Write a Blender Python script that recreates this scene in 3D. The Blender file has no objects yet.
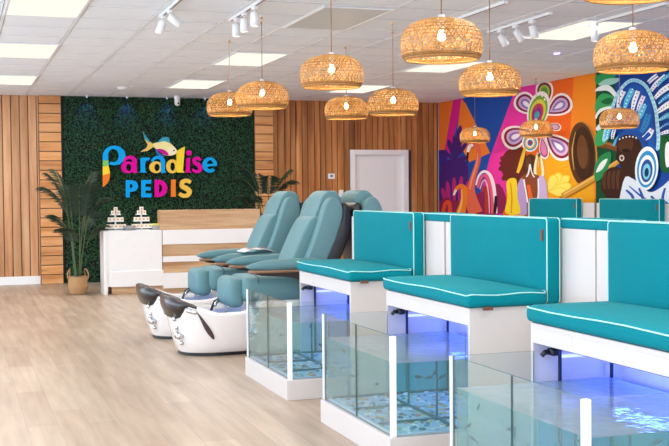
import bpy, bmesh, math, random
from mathutils import Vector, Matrix
random.seed(7)
S = bpy.context.scene
COL = S.collection
pi = math.pi
# ------------------------------------------------------------------ camera
H = 1.3752            # eye height
CE = 2.871            # ceiling height
YW = 17.477           # back wall
XM = 7.79             # mural wall
XL = -3.6             # wall on the far left, out of view
YF = -3.2             # shop front behind the camera
R_ = Vector((0.947001, -0.321098, -0.009229))
U_ = Vector((0.017923, 0.024131, 0.999548))
F_ = Vector((0.320731, 0.946738, -0.028607))
FP = 1110.0
cd = bpy.data.cameras.new('camera'); cam = bpy.data.objects.new('camera', cd); COL.objects.link(cam)
M = Matrix((R_, U_, -F_)).transposed().to_4x4(); M.translation = Vector((0, 0, H))
cam.matrix_world = M
cd.sensor_width = 36; cd.lens = FP / 669 * 36; cd.clip_start = .05; cd.clip_end = 100
S.camera = cam

def ray(u, v): return F_ + R_ * ((u - 334.5) / FP) - U_ * ((v - 223) / FP)
def on_y(u, v, y): d = ray(u, v); t = y / d.y; return (d.x * t, d.z * t + H)      # -> x, z on a plane facing the room's length
def on_x(u, v, x): d = ray(u, v); t = x / d.x; return (d.y * t, d.z * t + H)      # -> y, z on the mural wall

# ------------------------------------------------------------------ materials
def lin(c):
    if isinstance(c, str):
        c = c.lstrip('#'); c = [int(c[i:i+2], 16) / 255 for i in (0, 2, 4)]
    return tuple((x / 12.92 if x <= .04045 else ((x + .055) / 1.055) ** 2.4) for x in c) + (1,)
class N:
    def __init__(s, name):
        s.m = bpy.data.materials.new(name); s.m.use_nodes = True
        s.t = s.m.node_tree; s.t.nodes.clear(); s.out = s.n('ShaderNodeOutputMaterial')
    def n(s, typ, **kw):
        n = s.t.nodes.new(typ)
        for k, v in kw.items():
            if k.startswith('i_'):
                key = k[2:].replace('_', ' ')
                n.inputs[int(key) if key.isdigit() else key].default_value = v
            else: setattr(n, k, v)
        return n
    def l(s, a, b): s.t.links.new(a, b)
    def co(s, scale=(1, 1, 1)):
        tc = s.n('ShaderNodeTexCoord'); mp = s.n('ShaderNodeMapping'); mp.inputs['Scale'].default_value = scale
        s.l(tc.outputs['Object'], mp.inputs['Vector']); return mp.outputs['Vector']
    def ramp(s, fac, stops):
        r = s.n('ShaderNodeValToRGB'); e = r.color_ramp.elements
        while len(e) < len(stops): e.new(.5)
        for q, (p, c) in zip(e, stops): q.position = p; q.color = lin(c)
        s.l(fac, r.inputs['Fac']); return r.outputs['Color']
    def mix(s, fac, a, b, mode='MIX'):
        m = s.n('ShaderNodeMix', data_type='RGBA', blend_type=mode)
        for sock, v in ((m.inputs[0], fac), (m.inputs[6], a), (m.inputs[7], b)):
            if hasattr(v, 'links'): s.l(v, sock)
            else: sock.default_value = v
        return m.outputs[2]
MATS = {}
def mat(name, col, rough=.5, metal=0, spec=.5, noise=0, nscale=8, bump=0, bscale=60, sheen=0, trans=0, coat=0):
    a = N(name); b = a.n('ShaderNodeBsdfPrincipled')
    b.inputs['Roughness'].default_value = rough; b.inputs['Metallic'].default_value = metal
    b.inputs['Specular IOR Level'].default_value = spec; b.inputs['Sheen Weight'].default_value = sheen
    b.inputs['Coat Weight'].default_value = coat
    c = lin(col)
    if noise:
        t = a.n('ShaderNodeTexNoise', i_Scale=nscale, i_Detail=4); a.l(a.co(), t.inputs['Vector'])
        lo = tuple(x * (1 - noise) for x in c[:3]) + (1,); hi = tuple(min(1, x * (1 + noise)) for x in c[:3]) + (1,)
        a.l(a.mix(t.outputs['Fac'], lo, hi), b.inputs['Base Color'])
    else: b.inputs['Base Color'].default_value = c
    if bump:
        t = a.n('ShaderNodeTexNoise', i_Scale=bscale, i_Detail=3); a.l(a.co(), t.inputs['Vector'])
        bp = a.n('ShaderNodeBump', i_Strength=bump, i_Distance=.01); a.l(t.outputs['Fac'], bp.inputs['Height']); a.l(bp.outputs[0], b.inputs['Normal'])
    if trans:
        tr = a.n('ShaderNodeBsdfTranslucent'); tr.inputs['Color'].default_value = c
        mx = a.n('ShaderNodeMixShader'); mx.inputs[0].default_value = trans
        a.l(b.outputs[0], mx.inputs[1]); a.l(tr.outputs[0], mx.inputs[2]); a.l(mx.outputs[0], a.out.inputs[0])
    else: a.l(b.outputs[0], a.out.inputs[0])
    MATS[name] = a.m; return a.m
def emit(name, col, strength):
    a = N(name); e = a.n('ShaderNodeEmission'); e.inputs['Color'].default_value = lin(col); e.inputs['Strength'].default_value = strength
    a.l(e.outputs[0], a.out.inputs[0]); MATS[name] = a.m; return a.m
def wood(name, c0, c1, c2, scale, tone=.35, knots=True, rough=.55):
    """c0 dark grain, c1 body, c2 light; scale stretches the grain; per-board tone comes from the mesh attribute."""
    a = N(name); b = a.n('ShaderNodeBsdfPrincipled'); b.inputs['Roughness'].default_value = rough; b.inputs['Specular IOR Level'].default_value = .3
    at = a.n('ShaderNodeAttribute', attribute_name='tone')
    cv = a.co(scale)
    sh = a.n('ShaderNodeVectorMath', operation='MULTIPLY_ADD'); cmb = a.n('ShaderNodeCombineXYZ')
    for i in range(3): a.l(at.outputs['Fac'], cmb.inputs[i])
    a.l(cmb.outputs[0], sh.inputs[0]); sh.inputs[1].default_value = (17, 31, 23); a.l(cv, sh.inputs[2])
    n1 = a.n('ShaderNodeTexNoise', i_Scale=1.0, i_Detail=5, i_Roughness=.6); a.l(sh.outputs[0], n1.inputs['Vector'])
    c = a.ramp(n1.outputs['Fac'], [(.28, c0), (.5, c1), (.72, c2)])
    if knots:
        v = a.n('ShaderNodeTexVoronoi', i_Scale=.45); a.l(sh.outputs[0], v.inputs['Vector'])
        k = a.n('ShaderNodeMapRange'); k.inputs[1].default_value = .07; k.inputs[2].default_value = .16; k.inputs[3].default_value = .75; k.inputs[4].default_value = 0
        a.l(v.outputs['Distance'], k.inputs[0]); c = a.mix(k.outputs[0], c, lin('#3a2212'))
    tn = a.n('ShaderNodeMapRange'); tn.inputs[3].default_value = 1 - tone; tn.inputs[4].default_value = 1 + tone * .6; a.l(at.outputs['Fac'], tn.inputs[0])
    vm = a.n('ShaderNodeVectorMath', operation='SCALE'); a.l(c, vm.inputs[0]); a.l(tn.outputs[0], vm.inputs['Scale'])
    a.l(vm.outputs[0], b.inputs['Base Color']); a.l(b.outputs[0], a.out.inputs[0]); MATS[name] = a.m; return a.m
def glassy(name, tint, refl=1.0, ior=1.45, diffuse=None, dmix=0, bump=0, bscale=20):
    a = N(name); tr = a.n('ShaderNodeBsdfTransparent'); tr.inputs[0].default_value = tint + (1,)
    gl = a.n('ShaderNodeBsdfGlossy'); gl.inputs['Roughness'].default_value = .02
    body = tr.outputs[0]
    if diffuse:
        d = a.n('ShaderNodeBsdfDiffuse'); d.inputs[0].default_value = lin(diffuse)
        t2 = a.n('ShaderNodeBsdfTranslucent'); t2.inputs[0].default_value = lin(diffuse)
        m0 = a.n('ShaderNodeMixShader'); m0.inputs[0].default_value = .5; a.l(d.outputs[0], m0.inputs[1]); a.l(t2.outputs[0], m0.inputs[2])
        m1 = a.n('ShaderNodeMixShader'); m1.inputs[0].default_value = dmix; a.l(body, m1.inputs[1]); a.l(m0.outputs[0], m1.inputs[2]); body = m1.outputs[0]
    f0 = ((ior - 1) / (ior + 1)) ** 2                     # the same from both sides of the sheet
    fr = a.n('ShaderNodeLayerWeight', i_Blend=.5); pw = a.n('ShaderNodeMath', operation='POWER'); pw.inputs[1].default_value = 5
    a.l(fr.outputs['Facing'], pw.inputs[0]); mu = a.n('ShaderNodeMapRange'); mu.inputs[3].default_value = f0 * refl; mu.inputs[4].default_value = refl
    a.l(pw.outputs[0], mu.inputs[0])
    if bump:
        t = a.n('ShaderNodeTexNoise', i_Scale=bscale, i_Detail=2); a.l(a.co(), t.inputs['Vector'])
        bp = a.n('ShaderNodeBump', i_Strength=bump, i_Distance=.02); a.l(t.outputs['Fac'], bp.inputs['Height'])
        a.l(bp.outputs[0], gl.inputs['Normal']); a.l(bp.outputs[0], fr.inputs['Normal'])
    m = a.n('ShaderNodeMixShader'); a.l(mu.outputs[0], m.inputs[0]); a.l(body, m.inputs[1]); a.l(gl.outputs[0], m.inputs[2])
    a.l(m.outputs[0], a.out.inputs[0]); MATS[name] = a.m; return a.m

mat('wall_white', '#e9e7e4', .7)
mat('white', '#ebe9e8', .35, noise=.03)
mat('bench_white', '#cfc7c3', .4, noise=.03, nscale=3)
mat('gloss_white', '#efeae8', .18, coat=.5)
mat('plastic_white', '#e9e9ea', .4)
mat('ceiling_tile', '#eff4fb', .85, noise=.03, nscale=1.2, bump=.15, bscale=120)
mat('ceiling_bar', '#e6e8ea', .5)
mat('ceiling_rib', '#cdd2d8', .6)
mat('grey_panel', '#d0d4d5', .5)
mat('teal', '#007b86', .8, noise=.06, nscale=5, bump=.12, bscale=50, sheen=.02, spec=.1)
mat('piping', '#a9dcd8', .6)
mat('chair_teal', '#5a8389', .55, noise=.06, nscale=7, bump=.06, bscale=60)
mat('black', '#121214', .4)
mat('dark_brown', '#2c2322', .3, coat=.3)
mat('grey_dark', '#3b3c40', .5)
mat('chrome', '#d8dadc', .12, metal=1)
mat('lens_purple', '#3c2130', .12, coat=1)
mat('liner_blue', '#b9c6e6', .3)
mat('leather_tag', '#6b3f31', .6)
mat('arm_wood', '#8d6a52', .4)
mat('silicone', '#12202a', .4)
mat('glass_edge', '#3d5a58', .2)
mat('rail_white', '#f1f0ef', .35)
mat('cord', '#c79a72', .6)
mat('leaf', '#265a32', .5, noise=.65, nscale=30, trans=.1)
mat('hedge_back', '#060f0a', .9)
mat('palm', '#243a2c', .45, noise=.3, nscale=9, trans=.2)
mat('palm_pale', '#384f34', .5, noise=.3, nscale=9, trans=.2)
mat('stem', '#4a5a30', .6, noise=.3)
mat('soil', '#2a1d14', .9)
mat('carton', '#f2e3cf', .6, noise=.08, nscale=60)
mat('carton_print', '#b89a84', .6)
mat('tray_grey', '#9b9a9b', .5, noise=.5, nscale=90)
mat('yellow_lid', '#d9dc54', .4)
mat('fish_dark', '#243036', .4)
mat('page', '#d8d3d3', .4, noise=.15, nscale=25)
mat('page_red', '#a2493c', .4)
glassy('glass', (.93, .97, .96), refl=.9)
glassy('water_side', (.84, .95, .95), refl=.5, ior=1.2, diffuse='#97cccc', dmix=.36)
glassy('water_top', (.86, .95, .96), refl=.85, ior=1.33, diffuse='#e3eaf0', dmix=.5, bump=.15, bscale=14)  # pale diffuse share paints bright reflections into the water surface
emit('light_panel', '#fff7e6', 1.0)
emit('bulb', '#ffe9c2', 14)
emit('led_blue', '#7c88ff', 3.5)
emit('spot_face', '#fff4dc', 14)
emit('led_violet', '#8f7cff', 6)
wood('wood_left', '#a46c44', '#cc966a', '#dcae86', (9, 9, .7), tone=.16)
wood('wood_right', '#824a26', '#b5743f', '#cd955d', (9, 9, .7), tone=.26)
wood('wood_slat', '#b06f3c', '#d99a60', '#e5b07c', (.8, 9, 9), tone=.12)
wood('desk_wood', '#a87d55', '#c9a27a', '#dbbb95', (1.2, 9, 14), tone=.12, knots=False, rough=.45)

def bamboo():
    a = N('bamboo'); b = a.n('ShaderNodeBsdfPrincipled'); b.inputs['Roughness'].default_value = .55
    at = a.n('ShaderNodeAttribute', attribute_name='tone')
    c = a.ramp(at.outputs['Fac'], [(0, '#855c2c'), (.5, '#bb8a4b'), (1, '#dcb578')])
    a.l(c, b.inputs['Base Color'])
    tr = a.n('ShaderNodeBsdfTranslucent'); a.l(c, tr.inputs[0]); m = a.n('ShaderNodeMixShader'); m.inputs[0].default_value = .3
    a.l(b.outputs[0], m.inputs[1]); a.l(tr.outputs[0], m.inputs[2]); a.l(m.outputs[0], a.out.inputs[0]); MATS['bamboo'] = a.m
bamboo()
def basketry():
    a = N('basket'); b = a.n('ShaderNodeBsdfPrincipled'); b.inputs['Roughness'].default_value = .8
    w = a.n('ShaderNodeTexWave', i_Scale=26, i_Distortion=2.5); w.bands_direction = 'Z'; a.l(a.co(), w.inputs['Vector'])
    n = a.n('ShaderNodeTexNoise', i_Scale=40); a.l(a.co(), n.inputs['Vector'])
    c = a.mix(w.outputs['Fac'], lin('#a9794d'), lin('#d2a777')); a.l(c, b.inputs['Base Color'])
    bp = a.n('ShaderNodeBump', i_Strength=.6, i_Distance=.01); a.l(w.outputs['Fac'], bp.inputs['Height']); a.l(bp.outputs[0], b.inputs['Normal'])
    a.l(b.outputs[0], a.out.inputs[0]); MATS['basket'] = a.m
basketry()
def floor_mat():
    a = N('vinyl_planks'); b = a.n('ShaderNodeBsdfPrincipled')
    tc = a.n('ShaderNodeTexCoord'); sp = a.n('ShaderNodeSeparateXYZ'); a.l(tc.outputs['Object'], sp.inputs[0])
    cb = a.n('ShaderNodeCombineXYZ'); a.l(sp.outputs['Y'], cb.inputs['X']); a.l(sp.outputs['X'], cb.inputs['Y'])
    br = a.n('ShaderNodeTexBrick', offset=.37); a.l(cb.outputs[0], br.inputs['Vector'])
    for k, v in (('Scale', 1), ('Mortar Size', .0012), ('Brick Width', 1.2), ('Row Height', .18), ('Bias', 0)): br.inputs[k].default_value = v
    br.inputs['Color1'].default_value = lin('#b39c86'); br.inputs['Color2'].default_value = lin('#c2ad97'); br.inputs['Mortar'].default_value = lin('#9a8672')
    n = a.n('ShaderNodeTexNoise', i_Scale=1, i_Detail=5); a.l(a.co((14, 1.1, 1)), n.inputs['Vector'])
    g = a.ramp(n.outputs['Fac'], [(.3, '#d9d4d0'), (.7, '#ffffff')])
    n2 = a.n('ShaderNodeTexNoise', i_Scale=.9, i_Detail=2); a.l(a.co(), n2.inputs['Vector'])
    c = a.mix(1.0, br.outputs['Color'], g, 'MULTIPLY'); a.l(c, b.inputs['Base Color'])
    r = a.n('ShaderNodeMapRange'); r.inputs[3].default_value = .28; r.inputs[4].default_value = .42; a.l(n2.outputs['Fac'], r.inputs[0]); a.l(r.outputs[0], b.inputs['Roughness'])
    b.inputs['Specular IOR Level'].default_value = .45
    a.l(b.outputs[0], a.out.inputs[0]); MATS['vinyl_planks'] = a.m
floor_mat()
def flat(col, rough=.55):
    k = 'paint_' + col.strip('#')
    return MATS.get(k) or mat(k, col, .7, spec=.15)

# ------------------------------------------------------------------ mesh builder
class MB:
    def __init__(s): s.v = []; s.f = []; s.mi = []; s.to = []; s.sm = []; s.mats = []
    def m(s, name):
        if name not in s.mats: s.mats.append(name)
        return s.mats.index(name)
    def add(s, vs, fs, mat, tone=None, smooth=False):
        o = len(s.v); s.v += [tuple(q) for q in vs]; k = s.m(mat); t = random.random() if tone is None else tone
        for q in fs: s.f.append([i + o for i in q]); s.mi.append(k); s.to.append(t); s.sm.append(smooth)
        return s
    def box(s, x0, x1, y0, y1, z0, z1, mat, tone=None):
        vs = [(x, y, z) for z in (z0, z1) for y in (y0, y1) for x in (x0, x1)]
        return s.add(vs, [(0, 2, 3, 1), (4, 5, 7, 6), (0, 1, 5, 4), (2, 6, 7, 3), (0, 4, 6, 2), (1, 3, 7, 5)], mat, tone)
    def rbox(s, x0, x1, y0, y1, z0, z1, r, mat, n=4, puff=0, paxis=2, psign=1, seg=2, tone=None):
        """rounded cushion-like box; puff bulges the face on paxis"""
        c = [(x0 + x1) / 2, (y0 + y1) / 2, (z0 + z1) / 2]; h = [(x1 - x0) / 2, (y1 - y0) / 2, (z1 - z0) / 2]; r = min(r, *h)
        def ax(hh):
            e = [-hh + r * (1 - math.cos(i / (seg + .0) * pi / 2)) * 1.0 for i in range(seg)]
            inner = [-(hh - r) + 2 * (hh - r) * i / n for i in range(n + 1)] if hh - r > 1e-6 else [0.0]
            return e + inner + [-q for q in reversed(e)]
        A = [ax(q) for q in h]; key = {}; vs = []
        def vid(p):
            k = tuple(round(q, 6) for q in p)
            if k not in key:
                inn = [max(-(h[i] - r), min(h[i] - r, p[i])) for i in range(3)]
                d = Vector([p[i] - inn[i] for i in range(3)]); d = d.normalized() * r if d.length > 1e-9 else d
                q = [inn[i] + d[i] for i in range(3)]
                if puff and q[paxis] * psign > h[paxis] - r * 1.01:
                    o = [i for i in range(3) if i != paxis]
                    q[paxis] += psign * puff * (1 - (q[o[0]] / h[o[0]]) ** 2) * (1 - (q[o[1]] / h[o[1]]) ** 2)
                key[k] = len(vs); vs.append([q[i] + c[i] for i in range(3)])
            return key[k]
        fs = []
        for a in range(3):
            b, d = (a + 1) % 3, (a + 2) % 3
            for sg in (-1, 1):
                for i in range(len(A[b]) - 1):
                    for j in range(len(A[d]) - 1):
                        q = []
                        for (ii, jj) in ((i, j), (i + 1, j), (i + 1, j + 1), (i, j + 1)):
                            p = [0, 0, 0]; p[a] = sg * h[a]; p[b] = A[b][ii]; p[d] = A[d][jj]; q.append(vid(p))
                        if sg < 0: q.reverse()
                        if len(set(q)) >= 3: fs.append(q)
        return s.add(vs, fs, mat, tone, True)
    def lathe(s, prof, mat, n=24, c=(0, 0, 0), axis='z', tone=None, caps=True):
        vs = []; fs = []
        for r, z in prof:
            for i in range(n):
                t = 2 * pi * i / n; p = (r * math.cos(t), r * math.sin(t), z)
                if axis == 'x': p = (p[2], p[0], p[1])
                if axis == 'y': p = (p[1], p[2], p[0])
                vs.append((p[0] + c[0], p[1] + c[1], p[2] + c[2]))
        for k in range(len(prof) - 1):
            for i in range(n):
                j = (i + 1) % n; fs.append((k * n + i, k * n + j, (k + 1) * n + j, (k + 1) * n + i))
        if caps:
            fs.append(tuple(reversed(range(n)))); fs.append(tuple((len(prof) - 1) * n + i for i in range(n)))
        return s.add(vs, fs, mat, tone, True)
    def tube(s, pts, r, mat, n=6, tone=None, closed=False):
        pts = [Vector(p) for p in pts]; vs = []; fs = []; m = len(pts); up = Vector((0, 0, 1))
        rs = r if isinstance(r, (list, tuple)) else [r] * m
        for i, p in enumerate(pts):
            a = pts[(i - 1) % m] if closed or i > 0 else p; b = pts[(i + 1) % m] if closed or i < m - 1 else p
            t = (b - a).normalized(); u = t.cross(up)
            if u.length < 1e-3: u = t.cross(Vector((1, 0, 0)))
            u.normalize(); w = u.cross(t)
            for k in range(n):
                q = 2 * pi * k / n; vs.append(p + (u * math.cos(q) + w * math.sin(q)) * rs[i])
        for i in range(m if closed else m - 1):
            for k in range(n):
                j = (k + 1) % n; i2 = (i + 1) % m
                fs.append((i * n + k, i * n + j, i2 * n + j, i2 * n + k))
        if not closed: fs += [tuple(reversed(range(n))), tuple((m - 1) * n + k for k in range(n))]
        return s.add(vs, fs, mat, tone, True)
    def prism(s, poly, fn0, fn1, mat, tone=None):
        """poly of 2D points; fn0 / fn1 map a point to the two 3D caps"""
        n = len(poly); vs = [fn0(*p) for p in poly] + [fn1(*p) for p in poly]
        fs = [tuple(range(n)), tuple(reversed(range(n, 2 * n)))] + [(i, i + n, (i + 1) % n + n, (i + 1) % n) for i in range(n)]
        return s.add(vs, fs, mat, tone)
    def build(s, name, parent=None, loc=None, bevel=0, bseg=2, mats=None, smooth=None):
        me = bpy.data.meshes.new(name); me.from_pydata([tuple(v) for v in s.v], [], s.f)
        for q in s.mats: me.materials.append(MATS[q])
        me.polygons.foreach_set('material_index', s.mi); me.polygons.foreach_set('use_smooth', s.sm if smooth is None else [smooth] * len(s.f))
        at = me.attributes.new('tone', 'FLOAT', 'FACE'); at.data.foreach_set('value', s.to)
        bm = bmesh.new(); bm.from_mesh(me); bmesh.ops.recalc_face_normals(bm, faces=bm.faces)
        if bevel:
            es = [e for e in bm.edges if len(e.link_faces) == 2 and e.calc_face_angle(0) > .6]
            bmesh.ops.bevel(bm, geom=es, offset=bevel, segments=bseg, affect='EDGES', profile=.5, clamp_overlap=True)
        bm.to_mesh(me); bm.free(); me.update()
        o = bpy.data.objects.new(name, me); COL.objects.link(o)
        if parent: o.parent = parent
        if loc: o.location = loc
        return o
def tag(o, label=None, cat=None, group=None, kind=None):
    if label: o['label'] = label
    if cat: o['category'] = cat
    if group: o['group'] = group
    if kind: o['kind'] = kind
    return o
def thing(name, label, cat, loc=(0, 0, 0), rz=0, group=None):
    o = bpy.data.objects.new(name, None); o.empty_display_size = .1; COL.objects.link(o); o.location = loc; o.rotation_euler = (0, 0, rz)
    return tag(o, label, cat, group)
def dup(o, label=None, loc=None, rz=None, group=None, parent=None):
    c = o.copy(); COL.objects.link(c)
    if parent: c.parent = parent
    if loc is not None: c.location = loc
    if rz is not None: c.rotation_euler = (0, 0, rz)
    tag(c, label, None, group)
    for ch in list(o.children): dup(ch, parent=c)
    return c
def struct(o, label=None): return tag(o, label, None, None, 'structure')
def lamp(name, typ, loc, energy, col=(1, 1, 1), size=.1, size_y=None, rot=(0, 0, 0), parent=None, **kw):
    d = bpy.data.lights.new(name, typ); d.energy = energy; d.color = col
    if typ == 'AREA':
        d.size = size
        if size_y: d.shape = 'RECTANGLE'; d.size_y = size_y
    else: d.shadow_soft_size = size
    for k, v in kw.items(): setattr(d, k, v)
    o = bpy.data.objects.new(name, d); COL.objects.link(o); o.location = loc; o.rotation_euler = rot
    if parent: o.parent = parent
    return o
def smoothline(pts, n=8, closed=False):
    out = []; m = len(pts)
    for i in range(m if closed else m - 1):
        P = [pts[(i + k) % m] if closed else pts[max(0, min(m - 1, i + k))] for k in (-1, 0, 1, 2)]
        for j in range(n):
            t = j / n
            out.append(tuple(.5 * ((2 * b) + (-a + c) * t + (2 * a - 5 * b + 4 * c - d) * t * t + (-a + 3 * b - 3 * c + d) * t ** 3) for a, b, c, d in zip(*P)))
    if not closed: out.append(tuple(pts[-1]))
    return out

# ------------------------------------------------------------------ room shell
struct(MB().box(XL, XM + .1, YF, YW + .1, -.1, 0, 'vinyl_planks').build('floor'))
GX, GY, T = .995, 9.671, .61
b = MB()
b.box(XL, XM + .1, YF, YW + .1, CE + .012, CE + .1, 'grey_dark', .5)  # dark sheet behind the tiles, colours the shadow lines in the grid slots
i0 = math.floor((XL - GX) / T); i1 = math.ceil((XM - GX) / T); j0 = math.floor((YF - GY) / T); j1 = math.ceil((YW - GY) / T)
for i in range(i0, i1 + 1):
    x = GX + i * T
    if XL < x < XM: b.box(x - .013, x + .013, YF, YW, CE - .004, CE + .012, 'ceiling_bar', .5)
for j in range(j0, j1 + 1):
    y = GY + j * T
    if YF < y < YW: b.box(XL, XM, y - .010, y + .010, CE - .003, CE + .012, 'ceiling_rib', .5)
for i in range(i0, i1):
    x0, x1 = max(XL, GX + i * T + .019), min(XM, GX + (i + 1) * T - .019)
    for j in range(j0, j1):
        y0, y1 = max(YF, GY + j * T + .009), min(YW, GY + (j + 1) * T - .009)
        if x1 > x0 and y1 > y0: b.box(x0, x1, y0, y1, CE, CE + .012, 'ceiling_tile')
struct(b.build('ceiling'))
b = MB(); b.box(XL - .1, XL, YF, YW + .1, 0, .5, 'wall_white'); b.box(XL - .1, XL, YF, YW + .1, 2.55, CE + .1, 'wall_white')
wy = [YF] + [YF + .6 + k * (YW - YF - 1.2) / 7 for k in range(8)] + [YW + .1]
for k in range(0, len(wy) - 1):
    if k == 0: b.box(XL - .1, XL, wy[0], wy[1], .5, 2.55, 'wall_white')
    elif k == len(wy) - 2: b.box(XL - .1, XL, wy[k], wy[k + 1], .5, 2.55, 'wall_white')
    else: b.box(XL - .1, XL, wy[k] - .06, wy[k] + .06, .5, 2.55, 'wall_white')
struct(b.build('wall_left'))
struct(MB().box(XM + .03, XM + .13, YF, YW + .1, 0, CE + .1, 'wall_white').build('wall_right'))
# back wall with a doorway
DX0, DX1, DZ = 6.262, 7.197, 2.01
b = MB(); b.box(XL, DX0, YW + .03, YW + .13, 0, CE + .1, 'grey_dark'); b.box(DX1, XM + .1, YW + .03, YW + .13, 0, CE + .1, 'grey_dark'); b.box(DX0, DX1, YW + .03, YW + .13, DZ, CE + .1, 'grey_dark')
struct(b.build('wall_back'))
# timber cladding: vertical boards
b = MB(); x = XL
while x < 1.175:
    w = .125; b.box(x + .006, min(x + w - .006, 1.175), YW, YW + .03, .0, CE, 'wood_left'); x += w
struct(b.build('wall_cladding', bevel=.003, bseg=1))
b = MB(); x = 4.868; k = 0
while x < XM:
    w = (.094, .12, .094, .094, .11)[k % 5]; x1 = min(x + w - .012, XM)
    z0 = DZ + .05 if (x1 > DX0 - .04 and x < DX1 + .04) else 0
    b.box(x, x1, YW, YW + .03, z0, CE, 'wood_right'); x += w; k += 1
struct(b.build('wall_cladding', bevel=.003, bseg=1))
for (x0, x1) in ((1.178, 1.508), (4.555, 4.862)):
    b = MB(); z = 0; k = 0
    b.box(x0 + .01, x1 - .01, YW - .03, YW + .03, 0, CE, 'black')
    while z < CE - .02:
        b.box(x0, x1, YW - .075, YW - .03, z + .002, min(z + .1405, CE), 'wood_slat'); z += .1445; k += 1
    tag(b.build('slatted_column', bevel=.003, bseg=1), 'horizontal orange timber slats cladding the pilaster ' + ('left' if x0 < 3 else 'right') + ' of the green leaf wall', 'wood panel')
struct(MB().box(XL, 1.172, YW - .02, YW, 0, .125, 'rail_white').build('baseboard_back', bevel=.004))
# door
b = MB()
for (a0, a1, z0, z1) in ((DX0 - .055, DX0 + .03, 0, DZ + .055), (DX1 - .03, DX1 + .055, 0, DZ + .055), (DX0 + .03, DX1 - .03, DZ - .03, DZ + .055)):
    b.box(a0, a1, YW - .02, YW + .1, z0, z1, 'white')
d = struct(b.build('door_1', bevel=.004))
b = MB(); b.box(DX0 + .03, DX1 - .03, YW + .06, YW + .1, 0, DZ - .03, 'plastic_white')
for (z0, z1) in ((.15, .85), (1.0, 1.9)):
    for (q0, q1) in ((DX0 + .16, DX1 - .16),): b.box(q0, q1, YW + .052, YW + .06, z0, z1, 'plastic_white')
pnl = b.build('door_panel', d, bevel=.006)
b = MB(); b.lathe([(.028, 0), (.028, .01), (.012, .014), (.012, .04), (.026, .05), (.03, .065), (.02, .08)], 'chrome', 14, axis='y'); q = b.build('door_knob', d, (DX0 + .1, YW + .06, 1.0)); q.rotation_euler = (pi, 0, 0)
# two little plates on the cladding
for (u, v, lb, nm) in ((331.3, 176.2, 'white thermostat plate with dark screen on the timber boards left of the door', 'thermostat'), (341, 193.5, 'small blank white switch plate low on the timber boards beside the door frame', 'switch_plate')):
    x, z = on_y(u, v, YW); t = thing(nm, lb, 'thermostat' if nm == 'thermostat' else 'switch', (x, YW, z))
    w, h_ = (.06, .045) if nm == 'thermostat' else (.04, .06)
    MB().box(-w, w, -.014, 0, -h_, h_, 'plastic_white').build('cover_plate', t, bevel=.004)
    if nm == 'thermostat': MB().box(-.02, .02, -.017, -.0135, -.012, .02, 'grey_dark').build('screen', t, bevel=.002)
    else: MB().box(-.01, .01, -.02, -.012, -.018, .018, 'plastic_white').build('rocker', t, bevel=.002)
# shop front behind the camera: glazing bars with daylight beyond
b = MB(); b.box(XL, XM, YF - .1, YF, 0, .45, 'wall_white'); b.box(XL, XM, YF - .1, YF, 2.6, CE, 'wall_white')
nb = 6
for i in range(nb + 1):
    x = XL + (XM - XL) * i / nb; b.box(max(XL, x - .06), min(XM, x + .06), YF - .1, YF, .45, 2.6, 'grey_dark')
struct(b.build('wall_front'))

# ------------------------------------------------------------------ hedge wall and sign
b = MB(); b.box(1.54, 4.53, YW - .02, YW + .03, 0, CE, 'hedge_back', .5)
rng = random.Random(3)
n = 21000
for k in range(n):
    x = rng.uniform(1.545, 4.525); z = rng.uniform(.0, CE - .005); y = YW - .02 - rng.uniform(0, .045)
    L = rng.uniform(.022, .042); w = L * rng.uniform(.35, .5); a = rng.uniform(0, 2 * pi); tl = rng.uniform(-.9, .9)
    dx, dz = math.cos(a), math.sin(a); px_, pz_ = -dz, dx; oy = -abs(math.sin(tl)) * L
    b.add([(x - dx * L * .5, y, z - dz * L * .5), (x + px_ * w * .5, y + oy * .5 - .004, z + pz_ * w * .5), (x + dx * L * .5, y + oy, z + dz * L * .5), (x - px_ * w * .5, y + oy * .5 - .004, z - pz_ * w * .5)], [(0, 1, 2, 3)], 'leaf')
tag(b.build('hedge_panel'), 'dark green artificial leaf wall behind the reception desk', 'leaf wall')

YS = YW - .115
sign = thing('wall_sign', 'multicoloured two-line lettering topped by a fish on the leaf wall', 'sign', (on_y(159, 170, YS)[0], YS, on_y(159, 170, YS)[1]))
SX, SZ = sign.location.x, sign.location.z
def spt(u, v): x, z = on_y(u, v, YS); return (x - SX, z - SZ)
def letter(name, polys, depth=.03, lab=None):
    b = MB()
    for k, (col, pts) in enumerate(polys):
        flat(col, .35); P2 = [spt(*q) for q in pts]; dd = depth + .0015 * k
        b.prism(P2, lambda x, z: (x, 0, z), lambda x, z, dd=dd: (x, -dd, z), 'paint_' + col.strip('#'), .5)
    o = b.build(name, sign)
    if lab: tag(o, lab)
    return o
def ringp(cx, cy, rx, ry, ix, iy, irx, iry, a0=0, a1=360, n=28, rot=0):
    def e(c, d, rx_, ry_, t): x, y = rx_ * math.cos(t), ry_ * math.sin(t); return (c + x * math.cos(rot) - y * math.sin(rot), d + x * math.sin(rot) + y * math.cos(rot))
    ts = [math.radians(a0 + (a1 - a0) * i / n) for i in range(n + 1)]
    return [e(cx, cy, rx, ry, t) for t in ts] + [e(ix, iy, irx, iry, t) for t in reversed(ts)]
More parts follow.
